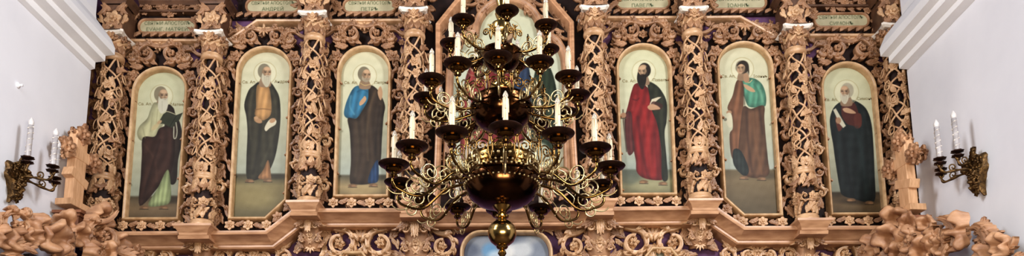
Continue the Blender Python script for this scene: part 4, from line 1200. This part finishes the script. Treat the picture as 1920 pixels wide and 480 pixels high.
PAN_PROF = [(0.0, -.36), (.10, -.35), (.12, -.30), (.09, -.26), (.10, -.2), (.2, -.17), (.24, -.12), (.22, -.06), (.3, -.04), (.46, .02), (.5, .07), (.495, .085), (.42, .05), (.2, .03), (.16, .06), (.17, .14), (.0, .14)]
def pan_mesh(d, dark):
    mb = MB(); mb.lathe([(max(.0004, r * d), z * d) for r, z in PAN_PROF], 26)
    me = mb.mesh('drip_pan', dark); smooth_angle(me, 45); return me
def cup_mesh(d):
    mb = MB(); mb.lathe([(max(.0004, r * d * 1.12), z * d - .004) for r, z in PAN_PROF[:9]], 18)
    me = mb.mesh('cup', M_BRASS); smooth_angle(me, 45); return me
def candle_mesh(r, h):
    mb = MB(); mb.lathe([(r, 0), (r, h * .96), (r * .9, h), (.0004, h)], 14)
    for k in range(4):      # wax runs
        a = k * 1.7; 
        mb.tube([(r * math.cos(a), r * math.sin(a), h * .98), (r * 1.04 * math.cos(a), r * 1.04 * math.sin(a), h * (.6 - .1 * k))], [r * .22, r * .3], 6)
    return mb.mesh('candle', M_CANDLE)
def bulb_mesh(r, h):
    mb = MB(); mb.lathe([(r * .7, 0), (r * 1.0, h * .2), (r * 1.05, h * .35), (r * .8, h * .62), (r * .35, h * .88), (.0004, h)], 12)
    return mb.mesh('bulb', M_BULB)
def spiral(c, r0, turns, a0, sgn, n=26, r1=.15):
    out = []
    for i in range(n):
        t = i / (n - 1); a = a0 + sgn * t * turns * 2 * PI; r = r0 * (1 - (1 - r1) * t)
        out.append((c[0] + r * math.cos(a), c[1] + r * math.sin(a)))
    return out
def bez(p, n=18):
    return [tuple(v) for v in catmull(p, max(2, n // (len(p) - 1)), False)]
def tier(n, a0, R, yrim, y_root, r_root, pan_d, cand_h, cand_r, drop, sub):
    """n arms whose pans stand on a ring of radius R px at the height seen at yrim on the axis"""
    zr = lz(yrim); Rm = m(R)
    d = m(pan_d); chh = m(cand_h)
    arm = MB()
    z_root = lz(y_root) - zr; rr = m(r_root)
    base = -.36 * d
    pts = bez([(rr, z_root), (rr + (Rm - rr) * .30, z_root - m(drop * .3)), (rr + (Rm - rr) * .62, base - m(drop)), (Rm * .95, base - m(drop * .72)), (Rm * 1.01, base - m(drop * .3)), (Rm, base)], 30)
    arm.tube([(x, 0, z) for x, z in pts], [m(2.6)] * (len(pts) - 6) + [m(2.2)] * 6, 7)
    am = arm.mesh('arm', M_BRASS)
    wire = MB()
    cw = (rr + (Rm - rr) * .70, base - m(drop * .42))
    sp = spiral(cw, m(drop * .62), 1.8, -PI * .6, 1); wire.tube([(x, 0, z) for x, z in sp], m(1.5), 6)
    cw2 = (rr + (Rm - rr) * .34, z_root + m(drop * .10))
    sp = spiral(cw2, m(drop * .66), 1.8, -PI * .45, -1); wire.tube([(x, 0, z) for x, z in sp], m(1.5), 6)
    cw3 = (Rm * .86, base - m(drop * 1.05))
    sp = spiral(cw3, m(drop * .46), 1.5, PI * .5, -1); wire.tube([(x, 0, z) for x, z in sp], m(1.4), 6)
    for (q0, q1, q2) in (((rr + (Rm - rr) * .5, base - m(drop * .9)), (rr + (Rm - rr) * .55, base - m(drop * .3)), (rr + (Rm - rr) * .42, base + m(4))), ((Rm * .8, base - m(drop * .8)), (Rm * .98, base - m(drop * 1.0)), (Rm * 1.06, base - m(drop * .7)))):
        b = bez([q0, q1, q2], 12); wire.tube([(x, 0, z) for x, z in b], m(1.3), 6)
    wm = wire.mesh('scroll', M_WIRE)
    pm = pan_mesh(d, M_PAN); um = cup_mesh(d); cm = candle_mesh(m(cand_r), chh); bm = bulb_mesh(m(cand_r) * .95, m(13))
    for k in range(n):
        a = a0 + 2 * PI * k / n
        o = obj('arm', am, ch, (0, 0, zr), (0, 0, a))
        obj('scroll', wm, o)
        obj('drip_pan', pm, o, (Rm, 0, 0)); obj('cup', um, o, (Rm, 0, 0))
        obj('candle', cm, o, (Rm, 0, .1 * d)); obj('bulb', bm, o, (Rm, 0, .1 * d + chh))
F0 = -PI / 2      # facing the camera
tier(14, F0 + math.radians(2.5), 200, 331, 340, 70, 56, 50, 4.6, 31, 1)
tier(12, F0 - math.radians(1.5), 143, 184, 214, 56, 50, 46, 4.4, 27, 1)
tier(7, F0 + math.radians(7), 98, 78, 106, 36, 43, 42, 4.2, 22, 1)
# gilt sprays between the tiers
def spray(n, a0, y, r, size):
    mb = MB()
    for sgn in (1, -1):
        sp = spiral((m(size * .5) * sgn, m(size * .1)), m(size * .42), 1.7, PI if sgn > 0 else 0, -sgn, 30)
        mb.tube([(0, x, z) for x, z in sp], m(1.4), 6)
        b = bez([(0, m(-size * .8)), (m(size * .14) * sgn, m(-size * .2)), (m(size * .06) * sgn, m(size * .6)), (m(size * .3) * sgn, m(size * .9))], 16)
        mb.tube([(0, x, z) for x, z in b], m(1.3), 6)
    mb.ball((0, 0, m(size * .7)), m(3), 8, 6)
    me = mb.mesh('spray', M_BRASS)
    for k in range(n):
        a = a0 + 2 * PI * k / n
        obj('spray', me, ch, (m(r) * math.cos(a), m(r) * math.sin(a), lz(y)), (0, 0, a))
spray(14, F0 + math.radians(2.5 + 12.8), 316, 104, 30)
spray(12, F0 + math.radians(13), 196, 84, 26)
spray(7, F0 + math.radians(30), 86, 52, 18)
# ------------------------------------------------------------------ wall sconces
def sconce(label, xw, side, plate, cands, y_mid):
    """plate: photo centre of the bronze cartouche on the wall; cands: (x, foot y, bulb tip y, extra depth)"""
    p = PX(plate[0], plate[1], xw + side * .03)
    Y0 = p.y; k = S(plate[0], plate[1], Y0)
    root = thing('wall_sconce', label, 'sconce', (xw, Y0, p.z))
    h = (plate[3] - plate[2]) / k
    mb = MB(); rnd = random.Random(5)       # cartouche: a leafy shield, wide above and pointed below
    rows = []
    for i in range(13):
        t = i / 12; z = h * (.5 - t); w = h * (.20 * math.sin(PI * min(1, t * 1.25 + .16)) ** .6 + .04) * (1 - .35 * t) * (1 + .18 * math.sin(t * 21))
        d = .022 + .06 * math.sin(PI * t) ** .7
        rows.append([(side * d * max(0, math.sin(PI * j / 10)) ** .6, -w * math.cos(PI * j / 10), z) for j in range(11)])
    mb.grid(rows); bp = build(mb, 'back_plate', M_BRONZE, root)
    KB = ('leaf', 'ruffle', 'rosette', 'berry_cluster')
    for i, (yy, zz, s, a) in enumerate(((.0, .34, .34, 0), (.07, .27, .3, 60), (-.07, .27, .3, -60), (.05, .1, .3, 100), (-.05, .1, .3, -100), (.0, -.2, .3, 180), (.0, .12, .34, 10), (.03, -.34, .2, 150), (-.03, -.36, .2, -150), (.0, -.05, .3, 40), (.03, .4, .2, 20), (-.03, .42, .2, 0), (.04, -.12, .24, 0), (-.04, -.14, .24, 0), (0, -.44, .18, 180), (0, -.3, .24, 0))):
        kb = KB[i % 4]
        o = obj(NAME[kb], ORN[kb]['bronze'], root, (side * .07, yy, zz * h), (0, 0, 0), h * s)
        o.rotation_euler = (Matrix.Rotation(side * PI / 2, 3, 'Z') @ Matrix.Rotation(math.radians(a), 3, 'Y')).to_euler()
    for (x, yf, yt, dy) in cands:
        q = P(x, yf, Y0 + dy); q2 = P(x, yt, Y0 + dy)
        L = Vector((q.x - xw, q.y - Y0, q.z - p.z)); H = q2.z - q.z
        kk = S(x, yf, Y0 + dy)
        mb = MB()
        c = L.copy(); low = L.z - .07
        ctrl = [(side * .05, 0, .0), (L.x * .35, L.y * .25, .05), (L.x * .62, L.y * .6, low - .03), (L.x * .92, L.y * .95, low - .045), (L.x * 1.03, L.y, low - .0), (L.x, L.y, L.z - .05)]
        pts = [tuple(v) for v in catmull(ctrl, 7, False)]
        mb.tube(pts, [.011 + .003 * math.sin(i * .9) for i in range(len(pts))], 8)
        for q_, r_, s_ in ((.45, .035, 1), (.75, .028, -1)):
            c0 = Vector(pts[int(q_ * len(pts))]); dirv = Vector((L.x, L.y, 0)).normalized()
            sp = spiral((0, 0), r_, 1.3, -PI / 2, s_, 18)
            mb.tube([c0 + dirv * a + Vector((0, 0, b + r_ * .9)) for a, b in sp], .006, 6)
        arm = build(mb, 'arm', M_BRONZE, root)
        for dz, wd in ((-.012, 1.0), (-.05, .95)):
            mb = MB(); d = .052 * wd * 1.9
            rows = []
            for r, z in ((.05, -.16), (.12, -.12), (.16, -.03), (.42, .05), (.5, .14), (.48, .17), (.3, .1), (.0, .1)):
                rows.append([(r * d * (1 + (.10 if r > .3 else 0) * math.cos(8 * 2 * PI * j / 24)) * math.cos(2 * PI * j / 24), r * d * (1 + (.10 if r > .3 else 0) * math.cos(8 * 2 * PI * j / 24)) * math.sin(2 * PI * j / 24), z * d) for j in range(24)])
            mb.grid(rows, True); build(mb, 'drip_pan', M_PAN, arm, loc=L + Vector((0, 0, dz)))
        r = 5.0 / kk; hb = H * .2; hc = H - hb
        mb = MB(); mb.lathe([(r, 0), (r * .96, hc), (.0004, hc)], 16)
        # knobbly spiral of beads up the tube
        build(mb, 'candle', M_PLAST, arm, loc=L); mb = MB()
        pts, rad = [], []
        for j in range(150):
            t = j / 149; a = t * 2 * PI * 5
            pts.append((r * .99 * math.cos(a), r * .99 * math.sin(a), hc * (.05 + .9 * t))); rad.append(r * (.05 + .24 * max(0, math.cos(t * 2 * PI * 16)) ** 3))
        mb.tube(pts, rad, 6)
        build(mb, 'bead_spiral', M_WHITE, arm, loc=L)
        mb = MB(); mb.lathe([(r * .75, 0), (r * 1.02, hb * .25), (r * 1.0, hb * .45), (r * .5, hb * .8), (.0004, hb)], 14)
        build(mb, 'bulb', M_BULBW, arm, loc=L + Vector((0, 0, hc)))
    return root
for nm in ('leaf', 'rosette', 'ruffle', 'berry_cluster'): 
    me = ORN[nm][''].copy(); me.materials.clear(); me.materials.append(M_BRONZE); ORN[nm]['bronze'] = me
sconce('bronze wall sconce with candle bulbs on the left white pier', XWL, 1, (24, 342, 300, 378), [(52, 296, 220, -.02), (99, 312, 240, .02), (103, 334, 262, .26)], 0)
sconce('bronze wall sconce with candle bulbs on the right white pier', XWR, -1, (1838, 328, 286, 366), [(1795, 284, 207, -.02), (1762, 298, 224, .02), (1764, 318, 242, .26)], 0)
mb = MB(); mb.lathe([(.001, .0), (.022, 0), (.024, .01), (.012, .016), (.008, .03), (.012, .04), (.001, .044)], 16)
p = PX(33, 160, XWL); hk = build(mb, 'wall_fitting', M_TRIM, None, loc=p, rot=(0, PI / 2, 0)); tag(hk, 'small white round fitting on the left pier above the sconce', 'fitting')

# ------------------------------------------------------------------ icon cases against the piers: only their carved crests rise in to view
def case(label, pts, ztop_px, xr, ycurve, side, ledge, clumps, seed):
    (xa, Ya), (xb, Yb) = pts                         # front edge from pier to aisle, photo x and depth
    A, B = P(xa, ztop_px, Ya), P(xb, ztop_px, Yb)
    A.x = max(A.x, XWL + .21) if side > 0 else min(A.x, XWR - .21)
    xa = proj_np(A.x, Ya, A.z)[0]
    z = min(A.z, B.z)
    mid_ = (A + B) / 2
    root = thing('icon_case', label, 'icon case', (mid_.x, mid_.y, 0))
    u = Vector((B.x - A.x, B.y - A.y, 0)); W = u.length; u.normalize(); n = Vector((u.y, -u.x, 0))
    if n.y > 0: n = -n
    def Wp(s, d, zz): q = Vector((A.x, A.y, 0)) + u * s + n * d; return (q.x - mid_.x, q.y - mid_.y, zz)
    dep = .24
    mb = MB(); vs = [Wp(s, d, zz) for zz in (0, z) for s, d in ((0, 0), (W, 0), (W, -dep), (0, -dep))]
    mb.add(vs, [(0, 1, 5, 4), (1, 2, 6, 5), (2, 3, 7, 6), (3, 0, 4, 7), (4, 5, 6, 7), (3, 2, 1, 0)]); build(mb, 'case_body', M_BLACK, root, False)
    s0, s1 = (.42, .98)
    mb = MB(); vs = [Wp(W * q, d, zz) for zz in (z, z + .16) for q, d in ((s0, -.04), (s1, -.04), (s1, -.1), (s0, -.1))]
    mb.add(vs, [(0, 1, 5, 4), (1, 2, 6, 5), (2, 3, 7, 6), (3, 0, 4, 7), (4, 5, 6, 7)]); build(mb, 'crest_gap_shade', M_CORE, root, False)  # added dark sheet, stands in for shade in the crest openings
    mb = MB(); lx0, lx1, ly, lY = ledge
    a, b = P(lx0, ly, lY), P(lx1, ly, lY)
    x0, x1 = min(a.x, b.x), max(a.x, b.x)
    for g, z0, z1 in ((0, -.025, 0), (.02, -.05, -.025), (.035, -.3, -.05)):
        mb.box(x0 + g - mid_.x, x1 - g - mid_.x, lY + g - mid_.y, lY + .2 - g - mid_.y, a.z + z0, a.z + z1)
    build(mb, 'ledge', M_LEDGE, root, False)
    rnd = random.Random(seed)
    if u.x < 0: u = -u
    base = Matrix((u, Vector((0, 0, 1)).cross(u), Vector((0, 0, 1)))).transposed()
    for (kind, x, y, size, ang, dd, tl) in clumps:
        t = (x - xa) / (xb - xa); Y = Ya + (Yb - Ya) * t + dd
        q = P(x, y, Y); s = .94 * size / S(x, y, Y)
        if kind in ('leaf', 'toothed_leaf', 'curled_leaf'): q = q - (u * math.sin(math.radians(ang)) + Vector((0, 0, math.cos(math.radians(ang))))) * (s * .45)
        q.x = max(q.x, XWL + .1) if side > 0 else min(q.x, XWR - .1)
        o = obj(NAME[kind], ORN[kind]['side'], root, (q.x - mid_.x, q.y - mid_.y, q.z))
        o.rotation_euler = (base @ Matrix.Rotation(rnd.uniform(-.7, .7), 3, 'Z') @ Matrix.Rotation(tl, 3, 'X') @ Matrix.Rotation(math.radians(ang), 3, 'Y')).to_euler()
        o.scale = (s if rnd.random() < .5 else -s, s * 1.25, s)
    return root
R_, W_ = 'ruffle', 'ruffle_wide'
LC = [('scroll', 26, 426, 80, 30, .02, 0), ('toothed_leaf', -4, 424, 62, 40, .0, 0), ('curled_leaf', 30, 404, 30, 20, .0, 0), (W_, 62, 418, 50, 0, -.04, .2), (R_, 14, 450, 52, 30, -.06, 0), (R_, 54, 446, 42, 60, -.08, 0), ('toothed_leaf', 20, 470, 56, 50, -.06, .2), ('leaf', 70, 404, 26, 60, -.02, 0), (R_, -8, 444, 44, 0, -.05, 0), ('leaf', 40, 462, 46, 80, -.1, .2),
      (R_, 93, 449, 66, 20, -.08, 0), (W_, 116, 419, 52, 80, .0, .2), (R_, 143, 441, 46, 10, -.08, .2), ('toothed_leaf', 128, 474, 60, 60, -.1, 0), ('scroll', 188, 446, 78, -30, -.06, 0), (R_, 188, 446, 40, 0, -.02, 0), (W_, 180, 405, 52, 60, .06, .3), (R_, 160, 418, 38, 0, .0, .2), ('leaf', 206, 420, 44, 120, .02, .2), (W_, 216, 458, 46, 30, -.05, 0), (R_, 162, 472, 48, 40, -.12, 0), ('leaf', 226, 474, 50, 80, -.06, 0), ('leaf', 108, 480, 46, 70, -.1, .1), (R_, 120, 462, 36, 0, -.1, 0), ('leaf', 240, 462, 40, 110, .0, .1), (R_, 196, 476, 44, 0, -.1, 0), ('rosette', 256, 474, 34, 0, .0, 0)]
case('dark icon case with carved blossom crest before the left pier', ((-120, -2.2), (235, -.62)), 466, 0, 0, 1, (97, 152, 393, -.75), LC, 51)
RC = [('toothed_leaf', 1652, 476, 78, 20, -.06, 0), (W_, 1676, 446, 60, 40, -.05, .2), (W_, 1684, 408, 54, 80, .06, .4), ('toothed_leaf', 1650, 420, 60, 60, .04, .3), (R_, 1706, 424, 44, 0, .0, 0), ('open_flower', 1714, 449, 48, 10, -.12, .1), ('open_flower', 1756, 447, 44, 40, -.12, .1), (R_, 1716, 450, 50, 0, -.06, 0), (R_, 1757, 448, 46, 70, -.06, 0), ('leaf', 1756, 436, 48, 40, -.02, 0), ('leaf', 1746, 430, 46, 70, -.02, .2), (W_, 1740, 420, 36, 0, .02, 0), (R_, 1734, 476, 56, 20, -.1, 0), ('leaf', 1700, 482, 50, 70, -.1, 0), (R_, 1690, 478, 44, 0, -.06, 0), ('leaf', 1640, 470, 44, -50, -.02, 0), ('leaf', 1770, 476, 46, 20, -.1, 0), (R_, 1640, 462, 42, 10, .0, 0), ('rosette', 1622, 474, 34, 0, .02, 0), (R_, 1770, 462, 40, 0, -.08, 0),
      (R_, 1812, 420, 52, 30, -.02, 0), ('toothed_leaf', 1816, 430, 84, 30, .02, 0), ('toothed_leaf', 1856, 416, 70, 80, .0, 0), (W_, 1806, 446, 50, 80, -.05, .2), ('leaf', 1790, 452, 50, 80, -.06, .1), ('scroll', 1858, 454, 62, 30, .0, 0), (R_, 1886, 462, 52, 0, -.04, 0), ('leaf', 1880, 476, 46, 60, -.05, 0), (W_, 1850, 474, 44, 20, -.05, 0), ('leaf', 1838, 428, 40, 60, -.02, 0), ('curled_leaf', 1900, 470, 44, 110, -.02, 0), ('leaf', 1912, 478, 36, 90, .0, 0)]
case('dark icon case with carved blossom crest before the right pier', ((2030, -2.2), (1668, -.62)), 470, 0, 0, -1, (1692, 1747, 403, -.75), RC, 52)

# ------------------------------------------------------------------ wooden crosses on the cases
def cross(label, top, foot, Y, turn, lean):
    a, b = P(*top, Y), P(*foot, Y); H = a.z - b.z
    root = thing('wooden_cross', label, 'cross', (b.x, Y, b.z), turn)
    w, t = H * .105, H * .12
    def bar(name, cz, hw, hh, roll=0, th=t * .5):
        mb = MB(); mb.box(-hw, hw, -th, th, -hh, hh)
        me = mb.mesh(name, M_CROSS, False)
        o = obj(name, me, root, (0, 0, cz), (0, roll, 0)); 
        bv = o.modifiers.new('bevel', 'BEVEL'); bv.width = .006; bv.segments = 2
        return o
    bar('upright', H * .5, w, H * .5); bar('cross_bar', H * .70, H * .26, w * .7, 0, t * .56); bar('foot_bar', H * .40, H * .17, w * .55, .28, t * .56); bar('foot', .03, w * 1.8, .03, 0, t * .9)
    for (x, z, ang) in ((-H * .26, H * .70, -90), (H * .26, H * .70, 90), (0, H * .97, 0)):
        o = orn('rosette', root, x, z, H * .26, 0, False, -t * .4, 'side'); orn('leaf', root, x, z, H * .18, ang, False, -t * .3, 'side'); orn('rosette', root, x, z, H * .22, 30, False, t * .4, 'side').scale[1] *= -1
        orn('leaf', root, x, z, H * .15, ang + 70, False, 0, 'side'); orn('leaf', root, x, z, H * .15, ang - 70, True, 0, 'side')
    return root
cross('wooden three-bar cross standing by the left pier', (158, 250), (136, 392), -.65, math.radians(84), 0)
cross('wooden three-bar cross standing by the right pier', (1689, 262), (1706, 402), -.65, math.radians(-84), 0)
# ------------------------------------------------------------------ light
w = bpy.data.worlds.new('world'); bpy.context.scene.world = w; w.use_nodes = True
w.node_tree.nodes['Background'].inputs['Color'].default_value = (0.80, 0.84, 0.95, 1)
w.node_tree.nodes['Background'].inputs['Strength'].default_value = 0.13
def area(name, loc, target, sx, sy, power, col):
    l = bpy.data.lights.new(name, 'AREA'); l.shape = 'RECTANGLE'; l.size = sx; l.size_y = sy; l.energy = power; l.color = col
    o = bpy.data.objects.new(name, l); COL.objects.link(o); o.location = loc
    o.rotation_euler = (Vector(target) - Vector(loc)).to_track_quat('-Z', 'Y').to_euler()
    return o
area('south_window_light', (3.6, -5.4, 5.9), (-3.9, -1.6, 4.2), 1.2, 2.4, 335, (0.96, 0.97, 1.0))
area('north_window_light', (-3.6, -5.4, 5.9), (3.8, -1.6, 4.2), 1.2, 2.4, 300, (0.96, 0.97, 1.0))
area('low_front_fill_light', (0.4, -7.4, 2.3), (0, 0, 3.5), 2.4, 0.8, 235, (1.0, 0.88, 0.70))  # added warm fill from low in front, no lamp stands there
sc = bpy.context.scene
sc.view_settings.view_transform = 'Standard'
sc.view_settings.look = 'Medium High Contrast'
sc.view_settings.exposure = 0.0
sc.cycles.use_denoising = True
sc.cycles.max_bounces = 6
